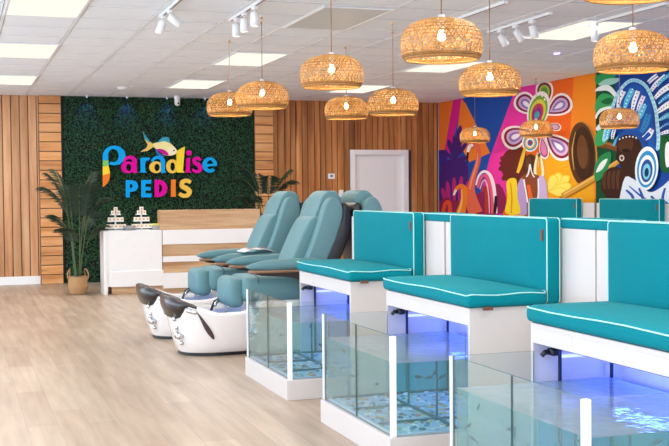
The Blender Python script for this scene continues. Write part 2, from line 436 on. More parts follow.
def strokep(pts, ws, n=6):
    if not isinstance(ws, (list, tuple)): ws = [ws] * len(pts)
    P3 = smoothline([(p[0], p[1], w) for p, w in zip(pts, ws)], n); Lf = []; Rt = []
    for i, p in enumerate(P3):
        a = P3[max(0, i - 1)]; c = P3[min(len(P3) - 1, i + 1)]; dx, dy = c[0] - a[0], c[1] - a[1]; l = math.hypot(dx, dy) or 1
        Lf.append((p[0] - dy / l * p[2] / 2, p[1] + dx / l * p[2] / 2)); Rt.append((p[0] + dy / l * p[2] / 2, p[1] - dx / l * p[2] / 2))
    return Lf + Rt[::-1]
def rect(u0, v0, u1, v1, sk=0): return [(u0 + sk, v0), (u1 + sk, v0), (u1, v1), (u0, v1)]
BL, MG, GO, YE, OR = '#079fe4', '#dd0098', '#efc04e', '#f6d235', '#ee7d2a'
# P with its rainbow tail
letter('letter', [(BL, ringp(114, 155.5, 11.2, 9.8, 113.2, 155.6, 5.4, 6.6, 178, 478)), (BL, [(102.6, 155), (107.8, 155), (108.2, 160.3), (102.6, 160.3)]),
                  ('#7cc06a', [(102.6, 160.3), (108.2, 160.3), (108.4, 165.8), (102.6, 166.6)]), (YE, [(102.6, 166.6), (108.4, 165.8), (109.8, 173.2), (102.6, 175.2)]),
                  (OR, [(102.6, 175.2), (109.8, 173.2), (109.3, 179), (107, 183.5), (102.6, 187.2)])], lab='tall blue P whose stem runs green, yellow and orange')
def la(x0, c1, c2, nm):
    letter('letter', [(c1, ringp(x0 + 6.5, 167.3, 6.6, 5.9, x0 + 7.6, 167.5, 2.7, 3.7)), (c2, [(x0 + 11, 160), (x0 + 15.4, 161), (x0 + 15.6, 171.2), (x0 + 17.2, 172.6), (x0 + 12, 173.2), (x0 + 11.2, 171)]),
                      (c2, strokep([(x0 + 2.5, 161.8), (x0 + 5, 158.4), (x0 + 10, 157.4), (x0 + 13.4, 160.4), (x0 + 13.5, 163)], [2.4, 3, 3.4, 4, 4]))], lab=nm)
la(121, MG, MG, 'magenta letter a')
letter('letter', [(BL, [(140.2, 158.2), (144.6, 157.2), (145, 171), (146.6, 172.6), (139, 172.6), (140.4, 171)]), (BL, strokep([(144, 163), (145.6, 159.4), (147.2, 158.8), (148.6, 160)], [2, 2.6, 3, 3]))], lab='blue letter r')
la(149.2, GO, BL, 'letter a with gold bowl and blue stem')
letter('letter', [(GO, ringp(172.0, 166.4, 6.2, 7, 172.4, 166.6, 2.4, 4.2)), (YE, [(176.2, 151), (184.6, 146.4), (182.6, 170.6), (184.2, 172.6), (177, 172.6), (176.4, 170)])], lab='gold letter d with tall yellow stem')
letter('letter', [(MG, [(186, 158.2), (190, 157.6), (189.4, 170.8), (191, 172.6), (184.2, 172.6), (185.6, 170.8)]), (MG, ringp(188.6, 153, 2.7, 2.7, 188.6, 153, .05, .05))], lab='magenta letter i')
letter('letter', [(MG, strokep([(200.4, 160.2), (197.6, 158.2), (194.2, 159.6), (195, 163), (199, 165.6), (200, 169.4), (196.6, 171.8), (192, 169.6)], [2.4, 2.8, 3.6, 4, 4.2, 4, 3, 2.4]))], lab='magenta letter s')
letter('letter', [(BL, ringp(209.4, 165, 7.4, 7.8, 209.8, 164.8, 3.2, 4.6, 44, 364)), (BL, [(204, 164.2), (216.7, 163.4), (216.6, 166.0), (204, 166.8)])], lab='blue letter e')
# PEDIS
letter('letter', [(BL, rect(125.6, 180.2, 129.6, 197.4)), (BL, ringp(130.8, 186, 7, 5.8, 130.4, 186, 2.2, 1.9, -90, 90)), (BL, rect(129.4, 180.2, 131, 184.1)), (BL, rect(129.4, 187.9, 131, 191.8))], lab='blue capital P')
letter('letter', [(BL, rect(141, 180, 145.2, 197.3)), (BL, rect(145, 180, 151, 183.8)), (BL, rect(145, 187, 150.4, 190.4)), (BL, rect(145, 193.5, 151.2, 197.3))], lab='blue capital E')
letter('letter', [(MG, rect(154.4, 179.8, 158.6, 197)), (MG, ringp(158.4, 188.4, 8.6, 8.6, 158.4, 188.4, 3.6, 4.6, -90, 90))], lab='magenta capital D')
letter('letter', [(OR, rect(170.8, 179.6, 175.4, 196.8))], lab='orange capital I')
letter('letter', [(GO, strokep([(190.4, 182.6), (187, 180.8), (182.4, 182), (181.8, 186), (186, 188.4), (189.2, 191.4), (187.4, 195.2), (183, 195.8), (179, 193.6)], [3.6, 4, 4.2, 4.6, 5, 4.8, 4.2, 4, 3.6]))], lab='gold capital S')
b_fish = [('#f3e2a0', smoothline([(152.5, 144), (158, 142.2), (166, 141.4), (171, 144.2), (176.2, 150), (176, 153.4), (171, 155.6), (164, 155), (157.5, 150), (153, 146.4)], 5, True)),
          ('#e8c46a', [(153.6, 145.2), (147.6, 139.5), (142.6, 131.6), (144.4, 139), (147.6, 144.6), (146, 148.2), (140, 152), (147, 151), (153, 147.2)]),
          ('#3c9fb8', [(144.4, 139), (142.6, 131.6), (146.4, 137.4), (150.4, 142.6), (148.6, 142.6)]), ('#3c9fb8', smoothline([(157.4, 142.6), (161.4, 138.2), (166, 137), (168.6, 138.4), (169.4, 143), (164, 141.2)], 4, True)),
          ('#c9188f', smoothline([(156.6, 149.6), (162, 149.2), (166.6, 152.2), (168, 155.4), (163.4, 154.6)], 4, True)), ('#2f74b8', smoothline([(155.4, 149.6), (159.6, 153.8), (164.4, 156.4), (160.4, 156.6), (156.4, 153)], 4, True)),
          ('#f6e6c6', ringp(171.6, 151, 4.6, 3.9, 171.6, 151, .05, .05)), ('#26222a', ringp(173.4, 150.6, .85, .85, 173.4, 150.6, .02, .02, n=12))]
letter('fish_emblem', b_fish, .035, 'small cream fish with blue fins and magenta belly')
sign_n = 0

# ------------------------------------------------------------------ reception desk
DY = 15.204
desk = thing('reception_desk', 'white reception desk with pale wood bands below the leaf wall', 'desk', (2.95, DY, 0))
def dbox(name, x0, x1, y0, y1, z0, z1, m, bv=.004, lab=None, par=None):
    o = MB().box(x0 - 2.95, x1 - 2.95, y0 - DY, y1 - DY, z0, z1, m).build(name, par or desk, bevel=bv)
    if lab: tag(o, lab)
    return o
def dz(v): return on_y(165, v, DY)[1]
dbox('side_panel', 1.853, 1.90, DY, DY + .42, 0, .862, 'white')
dbox('low_counter', 1.90, 2.645, DY + .01, DY + .42, .105, .862, 'white')
dbox('front_panel', 1.94, 2.66, DY - .004, DY + .03, .10, .315, 'white')
dbox('kick_board', 1.96, 4.03, DY + .05, DY + .58, .0, .105, 'desk_wood', lab='pale wood kick board')
for (v0, v1, m, pr) in ((230.2, 244.6, 'white', 0), (244.6, 256.6, 'desk_wood', .035), (256.6, 262.2, 'white', 0), (262.2, 273.2, 'desk_wood', .035), (273.2, 288.6, 'white', 0)):
    dbox('wood_band' if m == 'desk_wood' else 'white_band', 2.655, 4.055, DY + pr, DY + .3, dz(v1), dz(v0), m)
dbox('high_counter', 2.632, 4.05, DY + .03, DY + .28, dz(230.2), 1.135, 'desk_wood', lab='raised pale wood counter front')
dbox('worktop', 2.67, 4.03, DY + .3, DY + .75, .70, .735, 'white')
# tiered displays with product cartons
CW = .05
carton0 = None
def carton(x, y, z, lab, grp):
    global carton0
    if carton0 is None:
        b = MB(); b.box(-CW / 2, CW / 2, -CW / 2, CW / 2, 0, CW, 'carton')
        carton0 = tag(b.build('product_carton', bevel=.003), lab, 'box', grp); carton0.location = (x, y, z)
        MB().box(-.011, .011, -CW / 2 - .001, -CW / 2, .012, .034, 'carton_print').build('print_label', carton0)
        return
    dup(carton0, lab, (x, y, z), 0, grp)
for (sx, side) in ((2.05, 'left'), (2.405, 'right')):
    t = thing('tiered_stand', 'slim three-tier white display stand, %s one of the pair on the reception desk' % side, 'display stand', (sx, 15.47, .862), 0, 'tiered display stands')
    MB().lathe([(.012, .0), (.012, .27)], 'plastic_white', 10).build('pole', t)
    for (z, w) in ((.035, .28), (.130, .215), (.222, .14)):
        MB().box(-w / 2, w / 2, -.06, .06, z - .01, z, 'plastic_white').build('tier', t, bevel=.002)
    MB().box(-.10, .10, -.05, .05, 0, .010, 'plastic_white').build('base', t, bevel=.004)
    for (z, w, n_, nm) in ((.035, .28, 5, 'bottom'), (.130, .215, 4, 'middle'), (.222, .14, 2, 'upper')):
        for k in range(n_):
            x = sx - w / 2 + w * (k + .5) / n_
            carton(x, 15.44, .862 + z + .0005, 'small cream carton on the %s tier of the %s display stand' % (nm, side), 'cartons on the %s tier, %s stand' % (nm, side))
    carton(sx, 15.44, .862 + .222 + CW + .001, 'small cream carton topping the %s display stand' % side, None)
b = MB(); b.lathe([(.03, 0), (.05, .004), (.085, .045), (.09, .065), (.082, .062), (.045, .012), (.02, .01)], 'tray_grey', 20)
tag(b.build('trinket_bowl', loc=(2.225, 15.4, .862)), 'low grey patterned bowl between the two display stands', 'bowl')
t = thing('brochure_box', 'clear grey box with yellow top beside the raised wood counter', 'box', (2.60, 15.40, .862))
MB().box(-.055, .055, -.05, .05, 0, .065, 'tray_grey').build('box_body', t, bevel=.003)
MB().box(-.057, .057, -.052, .052, .065, .088, 'yellow_lid').build('lid', t, bevel=.003)

# ------------------------------------------------------------------ palms
def frond(rg, L, az, el, bend, m, nl=40, lw=.010, ll=.24):
    """one feather frond from the origin"""
    b = MB(); pts = []; d = Vector((math.cos(az) * math.cos(el), math.sin(az) * math.cos(el), math.sin(el))); p = Vector((0, 0, 0)); steps = 14
    side = Vector((-math.sin(az), math.cos(az), 0))
    for i in range(steps + 1):
        pts.append(p.copy()); p = p + d * (L / steps)
        d = (d + Vector((0, 0, -bend / steps * (i / steps) * 2)) + Vector((math.cos(az), math.sin(az), 0)) * (bend * .35 / steps)).normalized()
    b.tube(pts, [.008 * (1 - .75 * i / steps) for i in range(steps + 1)], 'stem', 5, .5)
    for k in range(nl):
        t = .22 + .77 * k / (nl - 1); f = t * steps; i = min(int(f), steps - 1); q = pts[i].lerp(pts[i + 1], f - i); tg = (pts[i + 1] - pts[i]).normalized()
        l = ll * (math.sin(pi * min(1, (t - .12) * 1.02)) ** .6) * rg.uniform(.85, 1.1)
        for sg in (-1, 1):
            dr = (side * sg * .8 + tg * .75 + Vector((0, 0, -.18 + rg.uniform(-.12, .12)))).normalized(); nn = dr.cross(tg).normalized(); wv = dr.cross(nn).normalized() * lw
            a1 = q + dr * l * .4 + Vector((0, 0, -.01)); a2 = q + dr * l + Vector((0, 0, -.07 * l / ll))
            b.add([q, a1 + wv, a2, a1 - wv], [(0, 1, 2, 3)], m)
    return b
def palm(loc, label, specs, pot_label, seed, basket=True):
    rg = random.Random(seed)
    t = thing('potted_palm', label, 'plant', loc)
    b = MB(); b.lathe([(.0, .0), (.105, .0), (.118, .04), (.135, .10), (.137, .125), (.128, .14), (.13, .17), (.122, .25), (.112, .25), (.112, .215), (.0, .215)], 'basket', 28, caps=False)
    pot = tag(b.build('basket_pot', t), 'woven seagrass belly basket')
    MB().lathe([(.0, .222), (.113, .222)], 'soil', 20, caps=False).build('soil', pot)
    for sg in (-1, 1):
        hp = [(sg * .125, -.03, .2), (sg * .14, -.025, .27), (sg * .12, 0, .33), (sg * .10, .03, .345), (sg * .10, .05, .30), (sg * .115, .055, .2)]
        MB().tube(smoothline(hp, 5), .009, 'basket', 6).build('handle', pot)
    for k, (az, el, L, bend, h0, m) in enumerate(specs):
        bx, by = .04 * math.cos(az + 1), .04 * math.sin(az + 1)
        tx, ty = bx + .10 * math.cos(az), by + .10 * math.sin(az)
        if k < 7: MB().tube(smoothline([(bx, by, .2), ((bx + tx) / 2 * .9, (by + ty) / 2 * .9, .2 + (h0 - .2) * .5), (tx, ty, h0)], 5), .009, 'stem', 6).build('cane', t)
        frond(rg, L, az, el, bend, m).build('frond', t, (tx, ty, h0))
    return t
D = math.radians
palm((1.527, 15.44, 0), 'tall potted palm in a belly basket left of the reception desk',
     [(D(182), D(80), 0.64, 1.0, 1.09, 'palm'), (D(20), D(86), 0.62, .7, 1.06, 'palm'), (D(190), D(70), 0.58, 1.1, 1.04, 'palm'), (D(-15), D(76), 0.53, 1.3, 0.92, 'palm'),
      (D(100), D(80), 0.56, 1.0, 0.99, 'palm'), (D(265), D(82), 0.60, .9, 0.94, 'palm'), (D(150), D(84), 0.59, .8, 1.14, 'palm_pale'), (D(40), D(74), 0.48, 1.2, 0.76, 'palm'),
      (D(200), D(74), 0.44, 1.2, 0.76, 'palm'), (D(330), D(72), 0.40, 1.2, 0.66, 'palm_pale'), (D(300), D(84), 0.60, .7, 0.94, 'palm'), (D(230), D(76), 0.40, 1.5, 0.64, 'palm')], '', 5)
palm((4.42, 16.3, 0), 'potted palm half hidden behind the grey-teal pedicure chairs',
     [(D(175), D(66), 0.50, 1.1, 1.26, 'palm'), (D(5), D(60), 0.48, 1.1, 1.26, 'palm'), (D(190), D(78), 0.50, .9, 1.29, 'palm'), (D(-20), D(74), 0.50, .9, 1.29, 'palm_pale'), (D(165), D(40), 0.40, 1.2, 1.19, 'palm'),
      (D(15), D(42), 0.40, 1.2, 1.19, 'palm'), (D(260), D(74), 0.48, 1.1, 1.24, 'palm'), (D(90), D(78), 0.48, 1.0, 1.24, 'palm'), (D(220), D(55), 0.40, 1.4, 1.14, 'palm'), (D(320), D(60), 0.40, 1.3, 1.14, 'palm'), (D(200), D(30), 0.34, 1.3, 1.09, 'palm'), (D(185), D(62), .42, 1.4, .80, 'palm'), (D(215), D(70), .45, 1.2, .78, 'palm'), (D(170), D(78), .5, 1.0, .84, 'palm'), (D(10), D(74), .45, 1.2, .84, 'palm_pale')], '', 9)

# ------------------------------------------------------------------ pedicure chairs
def tub_pt(th, lv):
    """outer skin of the foot bath: th angle (pi = front), lv 0..1 from floor to rim"""
    a = .37 + .125 * lv ** .8; bb = .28 + .095 * lv ** .55; cx = -.27
    c, s_ = math.cos(th), math.sin(th); e = 2 / 2.7
    x = cx + a * math.copysign(abs(c) ** e, c); y = bb * math.copysign(abs(s_) ** e, s_)
    u = (x + .76) / .98
    zr = .36 + .125 * max(0, 1 - u / .40) + .11 * max(0, (u - .55) / .45) ** 1.6
    return Vector((x, y, .03 + (zr - .03) * lv))
def make_chair():
    t = thing('pedicure_chair', 'grey-teal pedicure chair', 'chair', (0, 0, 0), 0, 'pedicure spa chairs')
    nT = 56; lv = [0, .08, .25, .5, .75, .93, 1.0]; vs = []; fs = []
    for q in lv:
        for i in range(nT): vs.append(tub_pt(2 * pi * i / nT, q))
    c0 = Vector((-.27, 0, 0))
    def inset(p, k, dz_): return Vector((c0.x + (p.x - c0.x) * k, p.y * k, p.z + dz_))
    rings = len(lv)
    for k, dz_ in ((.965, .012), (.91, .008), (.87, -.03)):
        for i in range(nT): vs.append(inset(tub_pt(2 * pi * i / nT, 1), k, dz_))
        rings += 1
    for k in range(rings - 1):
        for i in range(nT): j = (i + 1) % nT; fs.append((k * nT + i, k * nT + j, (k + 1) * nT + j, (k + 1) * nT + i))
    MB().add(vs, fs, 'gloss_white', .5, True).build('foot_bath', t)
    vs = []; fs = []
    for (k, z) in ((.87, None), (.8, .2), (.72, .15), (.001, .14)):
        for i in range(nT):
            p = inset(tub_pt(2 * pi * i / nT, 1), k, -.03); vs.append(p if z is None else Vector((p.x, p.y, z)))
    for k in range(3):
        for i in range(nT): j = (i + 1) % nT; fs.append((k * nT + i, k * nT + j, (k + 1) * nT + j, (k + 1) * nT + i))
    tag(MB().add(vs, fs, 'liner_blue', .5, True).build('bath_liner', t), 'pale blue bath liner')
    vs = []; fs = []
    for z in (0, .034):
        for i in range(nT): p = tub_pt(2 * pi * i / nT, .0); vs.append((c0.x + (p.x - c0.x) * .97, p.y * .97, z))
    for i in range(nT): j = (i + 1) % nT; fs.append((i, j, nT + j, nT + i))
    fs.append(tuple(range(nT)))
    MB().add(vs, fs, 'black', .5).build('plinth', t)
    # dark footrest arched over the front rim
    vs = []; fs = []; nA = 26; prof = 7
    for i in range(nA + 1):
        f = i / nA; dth = (f - .5) * 2 * 1.1; th = pi + dth; w = math.sin(pi * f) ** .5 * .9 + .1; p = tub_pt(th, 1); nrm = Vector((p.x - c0.x, p.y * 1.6, 0)).normalized()
        hgt = .03 * w ** .4; drop = .14 * max(0, 1 - (abs(dth) / .88) ** 6) + .014; inn = .06 * w + .02
        for (o, z) in ((-.012, -drop), (.012, -drop * .4), (.014, hgt * .6), (-.012, hgt), (-inn * .7, hgt * .8), (-inn, .005), (-inn * .9, -.012)):
            vs.append(p + nrm * (o - .012 * (z < -drop * .9)) + Vector((0, 0, z)))
    for i in range(nA):
        for k in range(prof): j = (k + 1) % prof; fs.append((i * prof + k, i * prof + j, (i + 1) * prof + j, (i + 1) * prof + k))
    fs += [tuple(range(prof)), tuple(nA * prof + k for k in range(prof))]
    tag(MB().add(vs, fs, 'dark_brown', .5, True).build('footrest', t), 'dark brown arched footrest')
    for sg in (-1, 1):
        # chrome clip and dark crescent lens on each flank
        th = pi + sg * .98; p = tub_pt(th, .9)
        b = MB(); b.rbox(-.05, .05, -.018, .018, -.02, .02, .018, 'chrome', 2); o = b.build('clip', t, p); o.rotation_euler = (0, D(14), sg * -.5)
        vs = []; fs = []
        for i in range(13):
            f = i / 12; l = .9 - .55 * f; thc = pi + sg * (1.10 + .26 * f ** .8); hw = .015 + .045 * math.sin(pi * f ** 1.4) ** .8
            for k in (-1, 0, 1):
                p = tub_pt(thc + sg * k * hw, l); vs.append(p + Vector((0, -sg * (.007 + .006 * (k == 0)), 0)))
        for i in range(12):
            for k in range(2): fs.append((i * 3 + k, i * 3 + k + 1, (i + 1) * 3 + k + 1, (i + 1) * 3 + k))
        tag(MB().add(vs, fs, 'lens_purple', .5, True).build('side_lens', t), 'dark purple crescent lens')
    for (th, l, r, d_) in ((pi + .42, .66, .022, .02), (pi + .44, .50, .02, .02), (pi + .40, .36, .034, .035), (pi + .56, .34, .026, .05), (pi + .50, .2, .02, .025)):
        p = tub_pt(th, l); b = MB(); b.lathe([(r * .7, 0), (r * .7, -d_ * .5), (r, -d_ * .6), (r, -d_), (r * .6, -d_ - .01)], 'chrome', 14, axis='x'); b.build('tap_knob', t, p + Vector((.012, 0, 0)))
    b = MB(); b.tube(smoothline([(-.16, .22, .25), (-.17, .21, .36), (-.2, .17, .42), (-.27, .1, .42), (-.3, .06, .39)], 5), .014, 'chrome', 8); b.build('faucet', t)
    b = MB(); b.tube([(-.32, .2, .3), (-.28, .16, .42), (-.25, .12, .44)], .012, 'dark_brown', 8); b.build('hand_shower', t)
    # base, seat
    MB().rbox(-.02, .52, -.27, .27, 0, .45, .04, 'gloss_white', 3).build('pedestal', t)
    seat = MB().rbox(-.135, .50, -.28, .28, .44, .65, .06, 'chair_teal', 5, .02).build('seat', t)
    MB().rbox(-.25, -.10, -.235, .235, .39, .645, .06, 'chair_teal', 4, .012, 0, -1, seg=3).build('leg_rest', t)
    b = MB(); b.tube(smoothline([(.0, -.281, .60), (.0, -.27, .652), (.0, 0, .668), (.0, .27, .652), (.0, .281, .60)], 4), .004, 'grey_dark', 5); b.build('seat_seam', seat)
    # arms
    for sg in (-1, 1):
        vs = []; fs = []; nS = 16; nR = 12; y0 = sg * .355
        for i in range(nS + 1):
            f = i / nS; x = -.125 + .66 * f; w = .055 * min(1, math.sin(pi * min(1, .08 + f * 1.1) * .5) ** .6) ; hh = .05 * min(1, (.12 + f * 3.2)) ** .6
            if i == 0: w *= .4; hh *= .4
            if i == nS: w *= .5; hh *= .6
            zc = .745 + .02 * f
            for k in range(nR): a = 2 * pi * k / nR; vs.append((x, y0 + w * math.cos(a), zc + hh * math.sin(a)))
        for i in range(nS):
            for k in range(nR): j = (k + 1) % nR; fs.append((i * nR + k, i * nR + j, (i + 1) * nR + j, (i + 1) * nR + k))
        fs += [tuple(range(nR)), tuple(nS * nR + k for k in range(nR))]
        arm = MB().add(vs, fs, 'chair_teal', .5, True).build('armrest', t)
        b = MB(); b.rbox(-.10, .5, y0 - .045, y0 + .045, .69, .715, .012, 'arm_wood', 3); tag(b.build('arm_trim', arm), 'wood trim below the pad')
        b = MB(); b.rbox(-.03, .03, y0 - sg * .056 - .004, y0 - sg * .056 + .004, .735, .76, .004, 'black', 1); b.build('remote_socket', arm) if sg < 0 else None
        pr = smoothline([(.0, .69), (.48, .69), (.5, .62), (.46, .46), (.36, .44), (.36, .58), (.28, .645), (.0, .67)], 3, True)
        b = MB(); b.prism(pr, lambda x, z, y0=y0: (x, y0 - .03, z), lambda x, z, y0=y0: (x, y0 + .03, z), 'dark_brown', .5); b.build('arm_bracket', t, bevel=.006)
    # back
    def slab(name, pr, y0, y1, m, bv, par=t):
        P2 = smoothline(pr, 4, True); b = MB(); b.prism(P2, lambda x, z: (x, y0, z), lambda x, z: (x, y1, z), m, .5)
        return b.build(name, par, bevel=bv, bseg=3, smooth=True)
    back = slab('backrest', [(.26, .60), (.315, .78), (.395, .96), (.475, 1.11), (.54, 1.16), (.63, 1.15), (.62, 1.0), (.53, .78), (.46, .60)], -.215, .215, 'chair_teal', .02)
    slab('headrest', [(.525, 1.13), (.565, 1.24), (.61, 1.335), (.67, 1.378), (.74, 1.37), (.785, 1.30), (.78, 1.2), (.70, 1.12), (.60, 1.1)], -.2, .2, 'chair_teal', .045)
    for sg in (-1, 1):
        slab('side_bolster', [(.36, .64), (.42, .80), (.49, .97), (.55, 1.14), (.59, 1.26), (.64, 1.318), (.70, 1.31), (.745, 1.25), (.745, 1.14), (.68, .95), (.60, .78), (.53, .62)], sg * .215, sg * .335, 'chair_teal', .02)
    slab('back_shell', [(.46, .52), (.55, .78), (.66, .97), (.745, 1.14), (.755, 1.25), (.80, 1.27), (.84, 1.18), (.82, .98), (.72, .74), (.62, .50)], -.30, .30, 'black', .03)
    return t
ch = make_chair(); ch['label'] = 'grey-teal pedicure chair nearest the glass tanks, its foot bath in full view'; ch.location = (2.40, 9.40, 0)
dup(ch, 'grey-teal pedicure chair nearer the reception desk, half behind the other', (2.37, 10.56, 0), 0)
dup(ch, 'grey-teal pedicure chair facing away, only its headrest showing above the bench', (4.11, 9.45, 0), pi)
t = thing('magazine', 'open magazine lying across the armrest of the pedicure chair', 'magazine', (2.66, 10.2, .822), D(8))
for sg in (-1, 1):
    b = MB(); vs = []; fs = []
    for i in range(7):
        f = i / 6; x = sg * .15 * f; z = .012 + .014 * math.sin(pi * min(1, f * 1.1)) - .016 * f
        for (y, zz) in ((-.1, z), (.1, z), (.1, z - .006), (-.1, z - .006)): vs.append((x, y, zz))
    for i in range(6):
        for k in range(4): j = (k + 1) % 4; fs.append((i * 4 + k, i * 4 + j, (i + 1) * 4 + j, (i + 1) * 4 + k))
    fs += [(0, 1, 2, 3), (24, 25, 26, 27)]
    b.add(vs, fs, 'page', .5)
    b.box(min(sg * .03, sg * .1), max(sg * .03, sg * .1), -.06, .02, .0265, .0275, 'page_red', .5)
    b.build('page_block', t)

# ------------------------------------------------------------------ fish spa benches
LEN = 1.16; TL = 1.12
def pane(b, x0, x1, y0, y1, z0, z1):
    """thin glass pane: clear faces, dark cut edges"""
    vs = [(x, y, z) for z in (z0, z1) for y in (y0, y1) for x in (x0, x1)]
    F = [(0, 2, 3, 1), (4, 5, 7, 6), (0, 1, 5, 4), (2, 6, 7, 3), (0, 4, 6, 2), (1, 3, 7, 5)]
    thin = 0 if (x1 - x0) < (y1 - y0) else 1
    big = (4, 5) if thin == 0 else (2, 3)
    for i, f in enumerate(F): b.add(vs, [f], 'glass' if i in big else 'glass_edge', .5)
    return b
def make_bench():
    """bench local frame: x = 0 at the cabinet front, y = 0 at the near end, grows to the far end"""
    t = thing('spa_bench', 'bench', 'bench', (0, 0, 0), 0, 'white fish spa benches')
    W = .50
    MB().box(0, W, 0, .02, 0, .772, 'bench_white').build('end_panel', t, bevel=.002)
    MB().box(0, W, LEN - .02, LEN, 0, .772, 'bench_white').build('end_panel', t, bevel=.002)
    MB().box(0, W, .02, LEN - .02, .75, .772, 'bench_white').build('seat_board', t, bevel=.002)
    b = MB(); b.box(0, .018, .02, LEN - .02, .682, .75, 'bench_white')
    for y in (.37, .80): b.box(-.0015, .01, y, y + .004, .685, .745, 'grey_panel')
    b.build('apron', t, bevel=.001)
    MB().box(W - .03, W - .01, .02, LEN - .02, .0, .75, 'bench_white').build('rear_board', t)
    MB().box(.54, .56, -.314, LEN + .314, 0, 1.172, 'bench_white').build('divider_panel', t, bevel=.002)
    MB().box(.562, .574, LEN + .28, LEN + .39, 0, 1.165, 'grey_dark').build('slit_shade_strip', t)  # added dark strip behind the slit, paints the shade between divider panels
    b = MB(); b.box(W - .045, W - .031, .03, LEN - .03, .606, .618, 'led_blue'); b.box(.13, W - .045, LEN - .034, LEN - .021, .606, .618, 'led_blue')
    tag(b.build('light_strip', t), 'blue glowing light strip under the seat')
    return t
def make_tank():
    """tank local frame: x = 0 at its outer glass, same y as its bench"""
    t = thing('foot_spa_tank', 'tank', 'tank', (0, 0, 0), 0, 'glass fish spa tanks')
    MB().box(-.012, .415, -.004, TL, 0, .135, 'bench_white').build('plinth', t, bevel=.003)
    h0, h1 = .135, .645; mid = TL * .5
    b = MB(); pane(b, .012, .020, .03, mid - .002, h0, h1); b.build('glass_pane', t)
    b = MB(); pane(b, .012, .020, mid + .002, TL - .012, h0, h1); b.build('glass_pane', t)
    b = MB(); pane(b, .03, .415, .006, .014, h0, h1); b.build('glass_pane', t)
    b = MB(); pane(b, .02, .415, TL - .014, TL - .006, h0, h1); b.build('glass_pane', t)
    MB().box(.002, .030, .002, .030, h0, h1, 'rail_white').build('corner_post', t, bevel=.003)
    MB().box(.002, .014, TL - .014, TL - .002, h0, h1, 'rail_white').build('corner_post', t, bevel=.002)
    # silicone seams, inner frame and teal rear pane
    b = MB()
    for (x, y) in ((.53, TL - .045), (.80, TL - .045), (.80, .045)): b.box(x - .006, x + .006, y - .006, y + .006, .15, .655, 'silicone')
    b.box(.432, .437, .03, TL - .06, .676, .683, 'silicone')
    for (x0, x1, y0, y1) in ((.05, .80, TL - .050, TL - .038), (.05, .80, .284, .296), (.79, .802, .04, TL - .04), (.375, .387, .04, TL - .04), (.05, .39, TL * .62, TL * .62 + .010)):
        b.box(x0, x1, y0, y1, .140, .156, 'silicone')
    for y in (.30, TL * .62): b.box(.376, .386, y - .004, y + .004, .16, .50, 'silicone')
    tag(b.build('seam_trim', t), 'black silicone seams')
    tag(MB().box(.808, .82, .03, TL - .03, .14, .50, 'teal_pane').build('rear_pane', t), 'teal rear pane')
    tag(MB().box(.42, .80, TL - .034, TL - .03, .14, .50, 'teal_pane').build('side_pane', t), 'teal side pane')
    vs = [(x, y, z) for z in (.15, .506) for y in (.02, TL - .028) for x in (.025, .80)]
    b = MB(); b.add(vs, [(0, 1, 5, 4), (2, 6, 7, 3), (0, 4, 6, 2), (1, 3, 7, 5)], 'water_side', .5); b.add(vs, [(4, 5, 7, 6)], 'water_top', .5)
    tag(b.build('water', t), 'cloudy blue-green water')
    b = MB(); b.tube([(.50, TL - .075, .648), (.435, TL - .075, .646), (.42, TL - .075, .632)], .012, 'black', 8); b.rbox(.455, .50, TL - .105, TL - .05, .630, .664, .012, 'black', 2)
    b.build('filter_nozzle', t)
    return t
mat('teal_pane', '#49a7a6', .35, noise=.15, nscale=4)
def pipe_rect(b, x0, x1, y0, y1, z, r=.006, m='piping', rr=.03, axis='z', puff=0):
    pts = []
    for (cx, cy, a) in ((x1 - rr, y1 - rr, 0), (x0 + rr, y1 - rr, 90), (x0 + rr, y0 + rr, 180), (x1 - rr, y0 + rr, 270)):
        for k in range(4): q = D(a + 30 * k); pts.append((cx + rr * math.cos(q), cy + rr * math.sin(q)))
    P3 = []
    n_ = len(pts)
    for i in range(n_):                                    # extra points so the seam can wave a little
        a, c = pts[i], pts[(i + 1) % n_]; k = 6 if math.hypot(a[0] - c[0], a[1] - c[1]) > .1 else 1
        for j in range(k): P3.append((a[0] + (c[0] - a[0]) * j / k, a[1] + (c[1] - a[1]) * j / k))
    w = [(.004 * math.sin(i * 1.3) if puff else 0) for i in range(len(P3))]
    P3 = [(p[0], p[1], z + w[i]) if axis == 'z' else (z + w[i] * .5, p[0], p[1]) for i, p in enumerate(P3)]
    b.tube(P3, r, m, 6, closed=True, tone=.5); return b
def make_seat():
    t = thing('seat_cushion', 'seat', 'cushion', (0, 0, 0), 0, 'teal bench seat cushions')
    MB().rbox(-.022, .434, -.035, LEN + .018, 0, .078, .028, 'teal', 8, .022).build('cushion_body', t)
    b = MB(); pipe_rect(b, -.020, .432, -.033, LEN + .016, .067, r=.0036, puff=1); tag(b.build('piping', t), 'pale mint piping')
    tag(MB().box(.06, .115, -.040, -.034, -.012, .006, 'leather_tag').build('maker_tag', t), 'small brown leather tag')
    return t
def make_back():
    t = thing('back_cushion', 'back', 'cushion', (0, 0, 0), 0, 'teal bench back cushions')
    MB().rbox(0, .082, .0, 1.2, 0, .45, .018, 'teal', 6, .012, 0, -1).build('cushion_body', t)
    b = MB(); pipe_rect(b, .002, 1.198, .003, .448, .004, r=.0036, axis='x', rr=.02); pipe_rect(b, .002, 1.198, .003, .448, .079, r=.0036, axis='x', rr=.02); tag(b.build('piping', t), 'pale mint piping')
    tag(MB().box(-.008, .0, .03, .05, .33, .39, 'leather_tag').build('maker_tag', t), 'small brown leather tag')
    return t
PEB = ['#c8d3dc', '#5b7fa8', '#e5e9ea', '#d9b64a', '#3f5666', '#b7c9d8', '#8aa7bf', '#cf7c6a', '#f2f4f4', '#7d8f9a']
for c in PEB: flat(c, .35)
